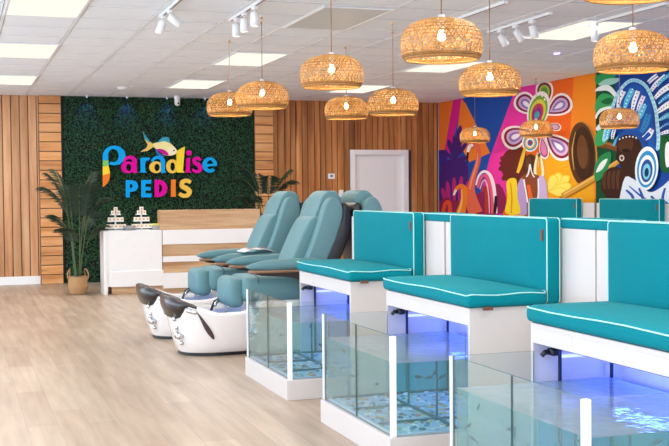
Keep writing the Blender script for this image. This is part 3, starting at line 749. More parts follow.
def make_gravel(seed):
    rg = random.Random(seed); b = MB(); b.box(.03, .79, .03, TL - .03, .1365, .142, 'paint_b7c9d8', .5)
    for k in range(420):
        x, y = rg.uniform(.05, .76), rg.uniform(.05, TL - .05); r = rg.uniform(.010, .026); s2 = rg.uniform(.5, 1); a = rg.uniform(0, pi); hz = rg.uniform(.006, .012); vs = []
        for (k1, z) in ((1, 0), (.75, hz * .8)):
            for i in range(6): q = i * pi / 3; px_, py_ = r * k1 * math.cos(q), r * k1 * s2 * math.sin(q); vs.append((x + px_ * math.cos(a) - py_ * math.sin(a), y + px_ * math.sin(a) + py_ * math.cos(a), .141 + z))
        b.add(vs, [tuple(range(6, 12))] + [(i, (i + 1) % 6, 6 + (i + 1) % 6, 6 + i) for i in range(6)], 'paint_' + rg.choice(PEB).strip('#'))
    return b.build('pebble_bed')
def make_fish():
    vs = []; fs = []; st = [(-.5, .02), (-.36, .1), (-.1, .17), (.15, .14), (.32, .05), (.36, .04)]; L = .055
    for (x, r) in st:
        for k in range(8): q = 2 * pi * k / 8; vs.append((x * L, r * L * .55 * math.cos(q), r * L * math.sin(q)))
    for i in range(len(st) - 1):
        for k in range(8): j = (k + 1) % 8; fs.append((i * 8 + k, i * 8 + j, (i + 1) * 8 + j, (i + 1) * 8 + k))
    b = MB(); b.add(vs, fs, 'fish_dark', .5, True)
    b.add([(.34 * L, .001, 0), (.52 * L, .0, .13 * L), (.46 * L, 0, 0), (.52 * L, .0, -.13 * L), (.34 * L, -.001, 0)], [(0, 1, 2, 3), (4, 3, 2, 1)], 'fish_dark', .5)
    return b.build('garra_fish')
bench0 = make_bench(); tank0 = make_tank(); seat0 = make_seat(); back0 = make_back(); fish0 = make_fish()
XT, XB, XK = 2.037, 2.455, 2.90
ROWS = [('farthest', 6.93, 'by the chairs'), ('middle', 5.12, 'between two others'), ('nearest', 3.32, 'cut by the photo edge')]
first = True; fk = 0
for (nm, y0, where) in ROWS:
    TO = {'farthest': .055, 'middle': .03, 'nearest': .02}[nm]; BO = {'farthest': -.02, 'middle': .0, 'nearest': .03}[nm]
    lb = {'bench': 'white fish spa bench with blue-lit opening, %s of three, %s' % (nm, where),
          'tank': 'glass foot spa tank on a white plinth in front of the %s teal bench' % nm,
          'seat': 'teal seat cushion with pale piping on the %s fish spa bench' % nm,
          'back': 'upright teal back cushion with pale piping behind the %s bench seat' % nm}
    if first:
        for o, k, p in ((bench0, 'bench', (XB, y0, 0)), (tank0, 'tank', (XT, y0 + TO, 0)), (seat0, 'seat', (XB, y0, .774)), (back0, 'back', (XK, y0 + BO, .775))): o['label'] = lb[k]; o.location = p
        first = False
    else:
        dup(bench0, lb['bench'], (XB, y0, 0)); dup(tank0, lb['tank'], (XT, y0 + TO, 0)); dup(seat0, lb['seat'], (XB, y0, .774)); dup(back0, lb['back'], (XK, y0 + BO, .775))
    g = make_gravel(int(y0 * 10)); g.location = (XT, y0 + TO, 0); tag(g, 'blue, white and yellow pebbles on the floor of the %s glass tank' % nm, 'pebbles', None, 'stuff')
    rg = random.Random(int(y0 * 7))
    for k in range(14):
        x = rg.uniform(.04, .10) if k < 9 else rg.uniform(.12, .35); y = rg.uniform(.1, TL - .03) if k < 10 else rg.uniform(.05, .12)
        p = (XT + x, y0 + y, rg.uniform(.19, .46)); rot = (0, rg.uniform(-.9, .9), rg.choice((pi / 2, -pi / 2)) + rg.uniform(-.6, .6) if k < 10 else rg.choice((0, pi)) + rg.uniform(-.4, .4))
        if fk == 0: f = fish0; tag(f, None, 'fish')
        else: f = fish0.copy(); COL.objects.link(f)
        f.location = p; f.rotation_euler = rot; f['label'] = 'small dark fish swimming in the %s glass tank' % nm; f['group'] = 'fish in the %s tank' % nm; fk += 1
    lamp('under_seat_lamp', 'AREA', (XB + .40, y0 + LEN / 2, .66), 6.5, (.05, .11, 1.0), .05, LEN - .15, rot=(0, D(8), 0))
# bolsters capping the dividers between benches
bol = None
for (ya, yb, lb) in ((6.32, 6.94, 'between the farthest and middle benches'), (4.50, 5.12, 'between the middle and nearest benches')):
    if bol is None:
        bol = thing('divider_bolster', 'teal bolster capping the white divider ' + lb, 'cushion', (XK + .13, (ya + yb) / 2, 1.168), 0, 'teal divider bolsters')
        MB().rbox(-.042, .05, -.32, .32, 0, .058, .014, 'teal', 5, .004).build('cushion_body', bol)
        b = MB(); pipe_rect(b, -.04, .048, -.318, .318, .052, r=.004, rr=.014); tag(b.build('piping', bol), 'pale mint piping')
    else: dup(bol, 'teal bolster capping the white divider ' + lb, (XK + .13, (ya + yb) / 2, 1.168))
# row of benches along the mural
for (y0, nm) in ((12.09, 'farther'), (10.375, 'nearer')):
    o = dup(bench0, 'white bench back along the mural wall, %s of the two showing above the front row' % nm, (6.80, y0, 0), group='benches along the mural'); o.scale = (1, .93, 1.028)
    dup(back0, 'teal back cushion below the painted %s' % ('dancer, standing by the mural' if nm == 'farther' else 'trumpet player, standing by the mural'), (7.25, y0 - .03, .807), group='cushions along the mural')

# ------------------------------------------------------------------ pendant lamps
PR = [(.200, .0), (.214, .018), (.2235, .055), (.2275, .095), (.224, .135), (.209, .175), (.176, .210), (.128, .234), (.075, .248), (.03, .255)]
PR = [(r, z * .90) for r, z in PR]
def prof_at(f):
    L = [0]
    for i in range(1, len(PR)): L.append(L[-1] + math.hypot(PR[i][0] - PR[i - 1][0], PR[i][1] - PR[i - 1][1]))
    s = f * L[-1]
    for i in range(1, len(PR)):
        if s <= L[i] or i == len(PR) - 1:
            k = (s - L[i - 1]) / (L[i] - L[i - 1]); return (PR[i - 1][0] + (PR[i][0] - PR[i - 1][0]) * k, PR[i - 1][1] + (PR[i][1] - PR[i - 1][1]) * k)
def make_pendant(i):
    rg = random.Random(11)
    t = thing('pendant_lamp', 'pendant', 'lamp', (0, 0, 0), 0, 'woven bamboo pendant lamps')
    b = MB(); nst = 42; seg = 16
    for sg in (-1, 1):
        for k in range(nst):
            a0 = 2 * pi * k / nst + rg.uniform(-.02, .02); hw = .0038; vs = []; tone = rg.random()
            for j in range(seg + 1):
                f = .03 + .95 * j / seg; r, z = prof_at(f); a = a0 + sg * 1.25 * f; rr = r + .0015 * sg + .0012 * math.sin(j * pi + k)
                dw = hw / max(r, .03); vs += [(rr * math.cos(a - dw), rr * math.sin(a - dw), z), (rr * math.cos(a + dw), rr * math.sin(a + dw), z)]
            b.add(vs, [(2 * j, 2 * j + 1, 2 * j + 3, 2 * j + 2) for j in range(seg)], 'bamboo', tone)
    for k in range(46):                                           # vertical ribs at the shoulder and rim
        a0 = 2 * pi * k / 46; vs = []
        for j in range(7):
            f = .0 + .22 * j / 6; r, z = prof_at(f); dw = .0032 / r; vs += [((r + .003) * math.cos(a0 - dw), (r + .003) * math.sin(a0 - dw), z), ((r + .003) * math.cos(a0 + dw), (r + .003) * math.sin(a0 + dw), z)]
        b.add(vs, [(2 * j, 2 * j + 1, 2 * j + 3, 2 * j + 2) for j in range(6)], 'bamboo', rg.random())
    for f in [.0, .02, .05, .08, .12] + [.16 + .062 * k for k in range(13)]:
        r, z = prof_at(min(f, .985)); th = .0048 if f < .1 else .0024
        b.tube([((r + .001) * math.cos(2 * pi * q / 36), (r + .001) * math.sin(2 * pi * q / 36), z) for q in range(36)], th, 'bamboo', 4, rg.random(), True)
    sh = tag(b.build('lamp_shade', t), 'woven bamboo dome shade')
    b = MB(); b.lathe([(.02, .245), (.02, .20), (.017, .17), (.017, .16)], 'plastic_white', 12); b.build('socket', t)
    b = MB(); b.lathe([(.0, .10), (.014, .103), (.022, .115), (.022, .13), (.014, .15), (.012, .162)], 'bulb', 14); tag(b.build('bulb', t), 'glowing bulb')
    return t
pend0 = make_pendant(0)
PL = [(2.56, 10.75, 2.24, 'beside the leaf wall, leftmost of the lamps'), (2.49, 9.25, 2.20, 'just right of the leftmost lamp and partly in front of it'), (2.53, 7.5, 2.22, 'large in the photo, hung above the pedicure chairs'), (3.82, 10.86, 2.23, 'just below the large lamp over the pedicure chairs'),
      (3.69, 9.23, 2.16, 'in front of the timber wall above the white door'), (2.54, 5.63, 2.20, 'biggest whole shade, hung above the farthest bench'), (3.71, 7.37, 2.18, 'just below and right of the biggest whole shade'), (7.32, 15.04, 2.19, 'in front of the painted flamingo'),
      (7.41, 13.35, 2.19, 'in front of the painted feather headdress'), (3.74, 5.59, 2.17, 'near the right edge, below the cropped lamp'), (7.23, 11.08, 2.18, 'in front of the painted trumpet player'), (2.55, 3.80, 2.245, 'cut by the top right edge of the photo')]
lampM = {}
for k, (x, y, zc, wh) in enumerate(PL):
    z0 = zc - .105; lb = 'woven bamboo pendant lamp ' + wh
    if k == 0: t = pend0; t['label'] = lb; t.location = (x, y, z0)
    else: t = dup(pend0, lb, (x, y, z0))
    L = CE - z0
    MB().tube([(0, 0, .25), (0, 0, L - .02)], .0035, 'cord', 6, .5).build('cord', t)
    MB().lathe([(.004, L - .02), (.011, L - .014), (.013, L - .001)], 'cord', 12).build('canopy', t)
    lamp('bulb_light', 'POINT', (x, y, z0 + .08), 6.5, (1, .76, .46), .03)

# ------------------------------------------------------------------ ceiling fittings
def panel(cx, cy, lit, lab):
    t = thing('ceiling_light', lab, 'ceiling light', (cx, cy, CE), 0, 'recessed ceiling light panels')
    b = MB(); w, l = .305, .61
    for (x0, x1, y0, y1) in ((-w, -w + .022, -l, l), (w - .022, w, -l, l), (-w + .022, w - .022, -l, -l + .022), (-w + .022, w - .022, l - .022, l)): b.box(x0, x1, y0, y1, -.012, -.002, 'ceiling_bar', .5)
    b.build('frame', t, bevel=.002)
    MB().box(-w + .022, w - .022, -l + .022, l - .022, -.009, -.003, 'light_panel' if lit else 'grey_panel', .5).build('diffuser', t)
    if lit: lamp('panel_lamp', 'AREA', (cx, cy, CE - .02), PANEL_W, PANEL_C, .56, 1.16)
PANEL_W = 25; PANEL_C = (1, .985, .96)
for (i, cxn) in ((-1, 'left'), (3, 'middle'), (7, 'right')):
    cx = GX + (i + .5) * T
    YY = {'left': (15.12, 12.02, 9.03), 'middle': (15.14, 12.17, 9.15), 'right': (15.28, 12.3, 9.2)}[cxn]
    for (yc, dn) in ((YY[0], 'far'), (YY[1], 'second'), (YY[2], 'third'), (6.07, ''), (3.0, ''), (0, ''), (-2.0, '')):
        if dn == '':
            lamp('panel_lamp', 'AREA', (cx, yc, CE - .02), PANEL_W, PANEL_C, .56, 1.16); continue
        lit = not (i == 3 and dn == 'third')
        L = {'far': 'glowing ceiling panel nearest the back wall in the %s row' % cxn, 'second': 'glowing ceiling panel second from the back wall in the %s row' % cxn, 'third': 'glowing ceiling panel third from the back wall in the %s row' % cxn}[dn]
        panel(cx, yc, lit, L if lit else 'grey unlit ceiling panel behind the large pendant lamp')
lp = lamp('panel_lamp', 'AREA', (-2.35, 12.17, CE - .02), PANEL_W, PANEL_C, .56, 1.16); lp = lamp('panel_lamp', 'AREA', (-2.35, 6.07, CE - .02), PANEL_W, PANEL_C, .56, 1.16)
def track(x, y0, y1, lab, heads, m='plastic_white'):
    t = thing('track_light', lab, 'track light', (x, y0, CE), 0, 'white ceiling track lights')
    b = MB(); b.box(-.018, .018, 0, y1 - y0, -.026, -.004, 'plastic_white'); b.box(-.008, .008, .01, y1 - y0 - .01, -.0275, -.025, 'grey_dark'); b.build('rail', t, bevel=.002)
    for (y, az, el) in heads:
        hd = MB().box(-.016, .016, -.04, .04, -.05, -.027, 'plastic_white').build('spot_head', t, (0, y - y0, 0), bevel=.003)
        b = MB(); b.lathe([(.006, -.05), (.006, -.075)], 'plastic_white', 8); b.build('stem', hd)
        b = MB(); b.lathe([(.0, .0), (.026, .0), (.033, -.008), (.034, -.11), (.030, -.112), (.03, -.10)], 'plastic_white', 18, caps=False); b.lathe([(.0, -.101), (.03, -.101)], 'spot_face', 18, caps=False)
        o = b.build('spot_can', hd, (0, 0, -.072)); o.rotation_euler = (el, 0, az)
    return t
track(1.64, 8.3, 9.36, 'white track light at the top left, its spot tilted towards the left wall', [(8.93, D(90), D(-50)), (9.22, D(60), D(22))])
track(2.25, 8.2, 9.38, 'white track with three upright spots left of centre', [(8.57, 0, 0), (8.90, 0, 0), (9.18, 0, 0)])
track(4.75, 8.3, 9.45, 'white track of spots right of the biggest whole pendant lamp', [(8.62, D(-90), D(15)), (8.92, D(-90), D(35)), (9.22, D(-90), D(30))])
track(4.12, 7.9, 8.85, 'short white track right behind the biggest whole pendant lamp', [])
track(5.40, 7.6, 8.8, 'white track with one spot at the top edge of the photo', [(8.66, 0, 0)])
t = thing('security_camera', 'small white dome camera on the ceiling above the leaf wall', 'camera', (3.24, 17.1, CE))
MB().lathe([(.05, 0), (.05, -.04), (.042, -.075), (.045, -.09), (.04, -.13), (.02, -.15), (.0, -.152)], 'plastic_white', 18, caps=False).build('housing', t)
MB().lathe([(.0, -.035), (.014, -.035), (.018, 0)], 'black', 12, axis='y', caps=False).build('lens', t, (.01, -.012, -.115))
b = MB(); b.lathe([(.0, -.04), (.05, -.038), (.085, -.02), (.09, 0)], 'plastic_white', 20, caps=False); tag(b.build('smoke_detector', loc=(2.24, 15.85, CE)), 'round white smoke detector on the ceiling near the leaf wall', 'smoke detector')
b = MB(); b.lathe([(.0, -.012), (.03, -.012), (.036, 0)], 'led_violet', 14, caps=False); tag(b.build('indicator_light', loc=(6.26, 10.81, CE - .001)), 'tiny violet light on the ceiling near the mural', 'light')
for k, u in enumerate((87, 127, 167, 205)):
    x, z = on_y(u, 97, YW - .16); t = thing('blue_downlight', 'small blue spotlight above the leaf wall, %s from the left' % ('first', 'second', 'third', 'fourth')[k], 'light', (x, YW - .16, CE), 0, 'blue spotlights over the leaf wall')
    MB().lathe([(.018, 0), (.018, -.02), (.012, -.03)], 'plastic_white', 12).build('housing', t)
    MB().lathe([(.0, -.031), (.011, -.031)], 'led_blue', 12, caps=False).build('lens', t)
    lamp('blue_spot', 'SPOT', (x, YW - .16, CE - .035), 9.0, (.08, .2, 1), .01, rot=(D(25), 0, 0), spot_size=D(80), spot_blend=.9)

# ------------------------------------------------------------------ mural
mb = MB(); LAY = [0]
def mpoly(col, pts, lay=None, crop=None):
    """paint one flat shape on the wall"""
    if crop: ox, oy, s = crop; pts = [(ox + q[0] / s, oy + q[1] / s) for q in pts]
    LAY[0] += 1; x = XM + .0285 - .0001 * LAY[0]; flat(col); P3 = []
    for (u, v) in pts:
        y, z = on_x(u, v, XM); P3.append((x, min(max(y, YF + .05), YW - .002), min(max(z, .0), CE)))
    mb.add(P3, [tuple(range(len(P3)))], 'paint_' + col.strip('#'), .5)
def mstroke(col, pts, ws, crop=None, n=6): mpoly(col, strokep(pts, ws, n), None, crop)
def mell(col, cx, cy, rx, ry, rot=0, crop=None, n=26):
    c, s = math.cos(rot), math.sin(rot)
    mpoly(col, [(cx + rx * math.cos(2 * pi * i / n) * c - ry * math.sin(2 * pi * i / n) * s, cy + rx * math.cos(2 * pi * i / n) * s + ry * math.sin(2 * pi * i / n) * c) for i in range(n)], None, crop)
def petal(bx, by, tx, ty, w, cols, crop):
    dx, dy = tx - bx, ty - by; L = math.hypot(dx, dy); dx, dy = dx / L, dy / L
    for k, c in enumerate(cols):
        g = 1 - k * .2; l0 = L * k * .09; l1 = L * (1 - k * .075); ww = w * g / 2; P2 = []
        for i in range(22):
            a = 2 * pi * i / 22; f = (1 - math.cos(a)) / 2; q = l0 + (l1 - l0) * f; o = ww * math.sin(a) * (f ** .55)
            P2.append((bx + dx * q - dy * o, by + dy * q + dx * o))
        mpoly(c, P2, None, crop)
C1, C2, C3, C7 = (430, 95, 3.714), (490, 75, 3.186), (580, 65, 2.973), (540, 60, 2.79)
# grounds
mpoly('#1d4aa0', [(300, 60), (1300, -150), (1300, 560), (300, 360)][0:0] or [(437.2, 101), (600, 71), (669, 58), (900, 0), (900, 420), (669, 330), (437.2, 275)])
mpoly('#e8742a', [(437.2, 100), (452, 97), (443, 150), (437.2, 150)])
mpoly('#d61f87', [(451.5, 98), (462, 96), (449, 150), (437.5, 195), (437.2, 150), (443, 150)])
mpoly('#ef7d2b', [(459.6, 99), (464, 103), (488.5, 153), (467.7, 162.3), (455, 138)])
mpoly('#3a2a86', [(437.2, 150), (446, 150), (448, 215), (437.2, 215)])
mpoly('#e0359c', [(514, 86), (550, 79), (532, 108), (520, 150), (500, 215), (474, 215), (488, 158)])
mpoly('#e9661f', [(545, 80), (594.5, 70), (594.5, 280), (495, 260), (503, 200), (514, 150), (532, 108)])
mpoly('#f08a24', [(572, 75), (594.5, 70), (594.5, 200), (566, 170)])
mpoly('#f2a81e', [(520, 172), (556, 150), (590, 158), (594, 225), (505, 225)])
mpoly('#14502f', [(594, 70), (613, 66), (616, 230), (594, 225)])
# palm silhouette and bushes
mpoly('#47206f', smoothline([(45, 260), (85, 235), (130, 250), (138, 330), (132, 440), (34, 440), (32, 320)], 4, True), None, C1)
for (tx, ty, w) in ((108, 112, 26), (62, 165, 24), (36, 205, 22), (132, 175, 22), (138, 232, 22), (36, 262, 22), (84, 150, 20), (120, 140, 18)): petal(86, 240, tx, ty, w, ['#47206f'], C1)
for (bx, tx, ty) in ((70, 58, 320), (85, 84, 305), (100, 112, 300), (115, 138, 318), (60, 40, 345)): petal(bx, 420, tx, ty, 22, ['#b32a78'], C1)
mpoly('#8c1f4e', smoothline([(30, 400), (60, 380), (100, 395), (150, 380), (250, 330), (262, 440), (30, 440)], 4, True), None, C1)
# flamingos
mstroke('#e2674a', [(150, 197), (165, 182), (175, 205), (172, 250), (155, 305), (146, 350), (150, 395), (165, 440)], [12, 17, 17, 18, 20, 30, 46, 52], C1)
mstroke('#f09a78', [(172, 215), (168, 255), (152, 305), (142, 350)], [4, 5, 6, 5], C1)
mstroke('#f3ece6', [(155, 186), (143, 190), (136, 208), (134, 226)], [8, 12, 11, 5], C1)
mstroke('#1d1a22', [(136, 212), (134, 228), (133, 252)], [8, 7, 3], C1)
mstroke('#f4dfe4', [(165, 335), (176, 300), (195, 284), (216, 296), (230, 335), (236, 385), (240, 440)], [6, 8, 10, 12, 13, 12, 10], C1)
mstroke('#e65a7d', [(172, 345), (182, 312), (196, 298), (210, 310), (220, 345), (226, 400), (226, 440)], [8, 10, 10, 10, 10, 10, 10], C1)
mstroke('#f2b7c0', [(180, 350), (190, 322), (200, 318), (209, 345), (214, 400), (214, 440)], [4, 5, 5, 5, 5, 5], C1)
mstroke('#b33430', [(190, 360), (198, 340), (204, 370), (206, 440)], [8, 10, 12, 16], C1)
mstroke('#1d1a22', [(240, 375), (238, 410), (234, 440)], [10, 12, 10], C1)
mstroke('#f07f2a', [(84, 372), (92, 350), (110, 338), (124, 352), (120, 395), (108, 440)], [8, 12, 16, 20, 26, 34], C1)
mstroke('#f6c05a', [(112, 350), (113, 395), (100, 440)], [4, 6, 10], C1)
mstroke('#f0ebe4', [(92, 352), (82, 372)], [10, 5], C1)
mstroke('#e2502e', [(42, 440), (52, 405), (66, 400), (70, 440)], [14, 14, 14, 16], C1)
# dancer with feather headdress
mpoly('#64261f', smoothline([(45, 245), (85, 228), (110, 250), (108, 330), (75, 365), (48, 340), (30, 290)], 5, True), None, C2)
for (tx, ty) in ((28, 262), (22, 300), (34, 335), (60, 360), (25, 280)): petal(80, 290, tx, ty, 26, ['#64261f'], C2)
FE = ['#f2e9e6', '#7c1838', '#c9a9d2', '#8e6fb4', '#efe6f2']
petal(165, 116, 170, 16, 76, ['#f2e9e6', '#7c1838', '#9fb84c', '#5f8f3c'], C2)
petal(170, 128, 252, 74, 92, FE, C2); petal(152, 128, 80, 66, 90, FE, C2)
petal(130, 172, 36, 214, 100, FE, C2); petal(166, 184, 252, 262, 98, FE, C2); petal(160, 190, 172, 268, 40, ['#f2e9e6', '#a62c6a', '#e58ab6'], C2)
petal(172, 160, 222, 168, 34, ['#f2e9e6', '#7c1838', '#c9a9d2'], C2)
for k, c in enumerate(('#f2e9e6', '#6fa83e', '#d9d048', '#c13a5a', '#8c2a8a', '#3fa6b8')): mell(c, 150 - k, 112 + k * 3, 34 - k * 5.2, 62 - k * 10, .25, C2)
for (x, y) in ((140, 70), (150, 62), (162, 66), (170, 78)): mell('#f4f0e0', x, y, 3, 4, 0, C2, 10)
mell('#57301d', 125, 286, 22, 34, 0, C2); mell('#6f4029', 119, 280, 9, 20, 0, C2, 16)
for k, c in enumerate(('#f5efe6', '#2a9cb0', '#f0b34a', '#f5efe6', '#2c6ab0', '#b5331f')): mell(c, 124, 216, 26 - 4.3 * k, 29 - 4.8 * k, 0, C2, 20)
mstroke('#f0c23a', [(108, 232), (100, 262), (92, 290), (84, 312)], [8, 12, 12, 8], C2)
mstroke('#f7ecc0', [(152, 248), (144, 285), (142, 315), (152, 332), (163, 318), (160, 285), (152, 250)], [12, 14, 12, 12, 12, 12, 10], C2)
mstroke('#e7a92a', [(152, 256), (147, 288), (147, 314), (153, 324), (158, 312), (156, 286), (152, 256)], [4, 5, 5, 5, 5, 5, 4], C2)
mpoly('#8c4a2a', smoothline([(104, 318), (146, 318), (166, 345), (172, 440), (90, 440), (86, 350)], 4, True), None, C2)
mpoly('#b79acb', smoothline([(86, 345), (100, 330), (108, 380), (118, 440), (74, 440), (78, 390)], 4, True), None, C2)
mpoly('#cbb2da', smoothline([(150, 330), (166, 322), (178, 360), (176, 440), (140, 440), (152, 390)], 4, True), None, C2)
mstroke('#f3eef5', [(104, 332), (112, 380), (122, 440)], [5, 5, 5], C2); mstroke('#f3eef5', [(150, 330), (150, 385), (138, 440)], [5, 5, 5], C2)
mstroke('#e86a2a', [(118, 350), (126, 395), (128, 440)], [10, 14, 16], C2)
mstroke('#f4f1ee', [(124, 284), (119, 312), (112, 325)], [6, 5, 4], C2); mstroke('#f4f1ee', [(124, 284), (130, 312), (138, 326)], [4, 4, 4], C2)
mpoly('#f2cf2c', smoothline([(50, 338), (80, 332), (84, 390), (92, 440), (46, 440), (52, 390)], 4, True), None, C2)
mstroke('#d99a1e', [(62, 345), (66, 390), (64, 440)], [4, 5, 5], C2)
for (tx, ty) in ((250, 322), (256, 350), (242, 372), (222, 312), (205, 318)): petal(182, 372, tx, ty, 40, ['#f4d63a', '#f7e36a'], C2)
# trumpet
mstroke('#7a4a22', [(593, 143), (606, 145), (621, 150)], [8, 7, 6]); mstroke('#a8702f', [(593, 141), (606, 143.4), (619, 148)], [2, 2, 1.5])
mell('#c28a3c', 581.6, 154, 14.6, 33, -.06); mell('#57331a', 581, 154, 13.6, 32, -.06); mell('#3c2212', 582.6, 154, 10.6, 27.5, -.06); mell('#6b4322', 581.4, 152, 5.4, 17, -.06)
mstroke('#caa05a', [(574.4, 132), (571.2, 150), (573, 170)], [.6, 1.2, .6]); mstroke('#4d2e16', [(586, 140), (588, 158), (585, 176)], [1, 2, 1])
mstroke('#b07a2c', [(559, 199), (580, 187), (606, 171)], [4.6, 4.6, 4.2])
mstroke('#d79a3a', [(561, 196), (590, 179.5), (618, 161)], [5.4, 5.2, 4.4]); mstroke('#f0c670', [(563, 194), (590, 178.4), (616, 161)], [1.2, 1.2, 1])
# leaves
K1, K2 = (590, 66, 6.025), (600, 130, 5.94)
for col, pts in (('#2f9a55', [(28, 60), (90, 45), (150, 50), (120, 85), (50, 110), (26, 100)]), ('#9fd3c4', [(44, 112), (92, 78), (172, 74), (150, 102), (96, 118)]), ('#f0f3ee', [(24, 150), (52, 122), (112, 118), (164, 182), (152, 198), (104, 152), (54, 150)]),
                 ('#3aa55c', [(28, 215), (62, 168), (112, 172), (142, 202), (132, 242), (66, 252), (28, 274)]), ('#1a6a3c', [(60, 215), (110, 190), (135, 210), (100, 232)]), ('#eef3ec', [(26, 300), (58, 256), (140, 238), (140, 252), (70, 272), (34, 318)]),
                 ('#0d2f1c', [(28, 340), (54, 282), (122, 264), (100, 300), (50, 345)]), ('#eef3ec', [(28, 376), (60, 340), (90, 338), (50, 390)]), ('#3aa55c', [(28, 420), (50, 385), (96, 395), (110, 430), (80, 470), (28, 480)]),
                 ('#2a8a4e', [(24, 600), (60, 540), (120, 520), (110, 600), (60, 680), (24, 690)]), ('#e6efe6', [(30, 640), (60, 580), (100, 560), (70, 620)])): mpoly(col, smoothline(pts, 5, True), None, K1)
# blue field with paisley bands behind the headdress
mpoly('#123a86', [(180, 30), (700, -80), (700, 640), (300, 640), (180, 446)], None, K1)
for pts, ws, col, dot in (([(360, 150), (395, 105), (450, 60)], [20, 28, 30], '#eef1f6', 1), ([(345, 100), (372, 75), (400, 55)], [22, 26, 24], '#eef1f6', 1), ([(400, 120), (440, 75), (500, 40)], [14, 22, 24], '#4db3dc', 0), ([(385, 195), (430, 150), (500, 105)], [18, 32, 36], '#eef1f6', 1), ([(410, 225), (450, 190), (520, 150)], [12, 24, 26], '#3c9fd2', 0),
                          ([(400, 280), (440, 250), (510, 205)], [20, 34, 38], '#eef1f6', 1), ([(415, 325), (460, 300), (520, 280)], [16, 30, 34], '#4db3dc', 0), ([(420, 375), (460, 350), (520, 345)], [14, 26, 30], '#1f62b5', 0), ([(420, 410), (470, 395), (530, 400)], [14, 24, 28], '#eef1f6', 1),
                          ([(520, 60), (570, 20), (640, -20)], [26, 36, 36], '#eef1f6', 1), ([(530, 130), (590, 90), (660, 60)], [26, 36, 36], '#4db3dc', 0), ([(540, 210), (600, 180), (670, 150)], [26, 36, 36], '#eef1f6', 1), ([(540, 300), (600, 280), (680, 260)], [26, 40, 40], '#3c9fd2', 0), ([(550, 400), (610, 390), (680, 380)], [26, 40, 40], '#eef1f6', 1)):
    mstroke(col, pts, ws, K1)
    L3 = smoothline(pts, 4)
    for q in L3[::1]: mell('#2a3f8f' if dot else '#d9eef6', q[0], q[1], 3.4, 4.2, 0, K1, 8)
# headdress: scalloped pale blue border, blue ground, fan of dotted bands
OUT = [(84, 450), (96, 380), (112, 310), (138, 245), (170, 165), (225, 100), (275, 86), (330, 116), (366, 180), (394, 260), (404, 340), (412, 430), (408, 500)]
mpoly('#1b57ad', smoothline(OUT, 6) + [(330, 520), (300, 440), (190, 380)], None, K1)
mstroke('#bfe4f2', OUT, [22] * len(OUT), K1)
for q in smoothline(OUT, 3): mell('#8fd0ea', q[0], q[1], 9, 10, 0, K1, 10)
mstroke('#1d4a9c', [(p[0] * .88 + 32, p[1] * .93 + 24) for p in OUT], [14] * len(OUT), K1)
for pts, ws, col in (([(168, 262), (178, 205), (205, 150)], [16, 26, 30], '#eef1f6'), ([(208, 262), (226, 205), (258, 140)], [18, 32, 34], '#56bce2'), ([(258, 265), (270, 210), (292, 150)], [18, 30, 26], '#eef1f6'), ([(288, 275), (302, 235), (326, 180)], [14, 26, 24], '#e3e2f2'), ([(282, 330), (306, 292), (334, 232)], [20, 36, 30], '#56bce2'), ([(310, 400), (338, 350), (356, 290)], [22, 38, 34], '#2f86c8'), ([(320, 440), (352, 420), (378, 380)], [26, 40, 30], '#eef1f6'), ([(120, 330), (132, 290), (150, 255)], [14, 20, 18], '#56bce2'), ([(104, 440), (112, 400), (128, 370)], [22, 28, 20], '#56bce2'), ([(138, 440), (144, 405), (152, 380)], [16, 22, 18], '#eef1f6')):
    mstroke(col, pts, ws, K1)
    for q in smoothline(pts, 3): mell('#4a3f9e' if col != '#56bce2' else '#eef6fa', q[0], q[1], 4.2, 4.8, 0, K1, 8)
mstroke('#58bfe6', [(84, 95), (108, 52), (160, 18), (210, 32), (244, 80), (262, 130)], [12, 18, 20, 20, 18, 12], K2)
mstroke('#1b57ad', [(252, 110), (262, 60), (300, 20)], [16, 22, 26], K2)
# face, hand
mpoly('#1f4f9c', smoothline([(617, 142), (626, 131), (640, 134), (648, 148), (646, 172), (636, 178), (628, 160)], 5, True))
mpoly('#3a2116', smoothline([(618, 141), (627, 134.6), (639, 138.4), (643.6, 152), (641.4, 170), (633, 178), (624, 172), (620, 163), (616.4, 158), (617.6, 151)], 5, True))
mpoly('#57331f', smoothline([(619, 143), (627, 138), (634, 141), (632, 150), (624, 152), (620, 150)], 5, True)); mpoly('#22120c', smoothline([(622, 150), (628, 148.6), (631, 151), (626, 152.4)], 3, True))
mell('#d9cfc4', 622.6, 158, 2.6, 3.2, 0, None, 14); mell('#5b3a24', 622.6, 158, 1.4, 1.9, 0, None, 10)
for i in range(6): mell('#e9eef2', 620.5 + i * 3.3, 139.2 - 2.6 * math.sin(pi * i / 6), .8, .9, 0, None, 8)
mpoly('#3a2116', smoothline([(603, 178), (609, 169), (618, 167), (626, 172), (628, 186), (622, 200), (626, 226), (606, 226), (608, 200), (602, 190)], 5, True))
for k in range(4): mstroke('#5a3622', [(606 + k * 4.6, 172 - k * .8), (604.8 + k * 4.6, 180 - k), (605.5 + k * 4.4, 189)], [2.6, 3.2, 2.4])
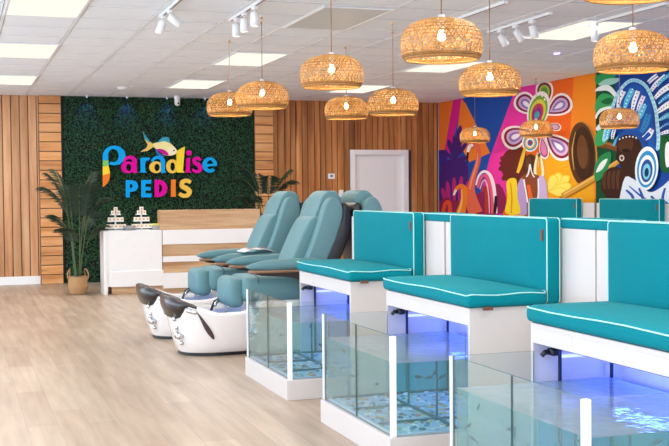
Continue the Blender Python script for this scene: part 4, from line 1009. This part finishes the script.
# ear drop and shirt
for k, c in enumerate(('#e9eef2', '#2f8fc9', '#e9eef2', '#1c4f96', '#7cc7e0', '#12305f')): mell(c, 647.6, 168.4 + k * .8, 11.6 - 1.9 * k, 22 - 3.5 * k, .08)
mpoly('#dfe7f0', smoothline([(624, 182), (636, 180), (650, 192), (664, 186), (690, 168), (690, 250), (622, 245)], 4, True))
for pts, w in (([(627, 190), (634, 198), (630, 212), (636, 240)], [2, 3, 3, 3]), ([(640, 188), (644, 200), (640, 212), (646, 240)], [2, 3, 3, 3]), ([(652, 196), (658, 204), (653, 212), (660, 240)], [2, 3, 3, 3]), ([(666, 188), (664, 200), (672, 210), (670, 240)], [2, 3, 3, 3]), ([(630, 186), (642, 196), (654, 204), (668, 214)], [1, 2, 2, 1])): mstroke('#2456a6', pts, w)
mpoly('#15592f', smoothline([(366, 50), (385, 30), (420, 40), (440, 140), (420, 250), (370, 235), (360, 150)], 5, True), None, K2)
mpoly('#e8e4f0', smoothline([(396, 90), (412, 70), (432, 110), (425, 200), (402, 220), (392, 160)], 5, True), None, K2)
b = MB(); mb.box(XM + .0285, XM + .03, YF, YW, 0, CE, 'paint_1d4aa0', .5)
tag(mb.build('wall_mural'), 'bright mural of flamingo, feathered dancer and trumpet player covering the right wall', 'mural')
MURAL_LAYERS = LAY[0]

# ------------------------------------------------------------------ daylight and look
w = bpy.data.worlds.new('daylight'); S.world = w; w.use_nodes = True
bg = w.node_tree.nodes['Background']; bg.inputs[0].default_value = (.69, .835, 1.0, 1); bg.inputs[1].default_value = 5.5
lamp('daylight_portal', 'AREA', (XL - .05, (YF + YW) / 2, 1.5), 1, (1, 1, 1), 2.1, YW - YF - 1.2, rot=(0, D(-90), 0)).data.cycles.is_portal = True
lamp('daylight_portal', 'AREA', ((XL + XM) / 2, YF - .05, 1.5), 1, (1, 1, 1), XM - XL, 2.2, rot=(D(90), 0, 0)).data.cycles.is_portal = True
vs_ = S.view_settings; vs_.view_transform = 'Standard'; vs_.look = 'None'; vs_.gamma = 1; vs_.use_curve_mapping = False; vs_.exposure = 0.17
S.cycles.use_denoising = True
S.cycles.max_bounces = 8; S.cycles.diffuse_bounces = 5; S.cycles.glossy_bounces = 4; S.cycles.transparent_max_bounces = 24
S.cycles.caustics_reflective = False; S.cycles.caustics_refractive = False; S.cycles.sample_clamp_indirect = 6
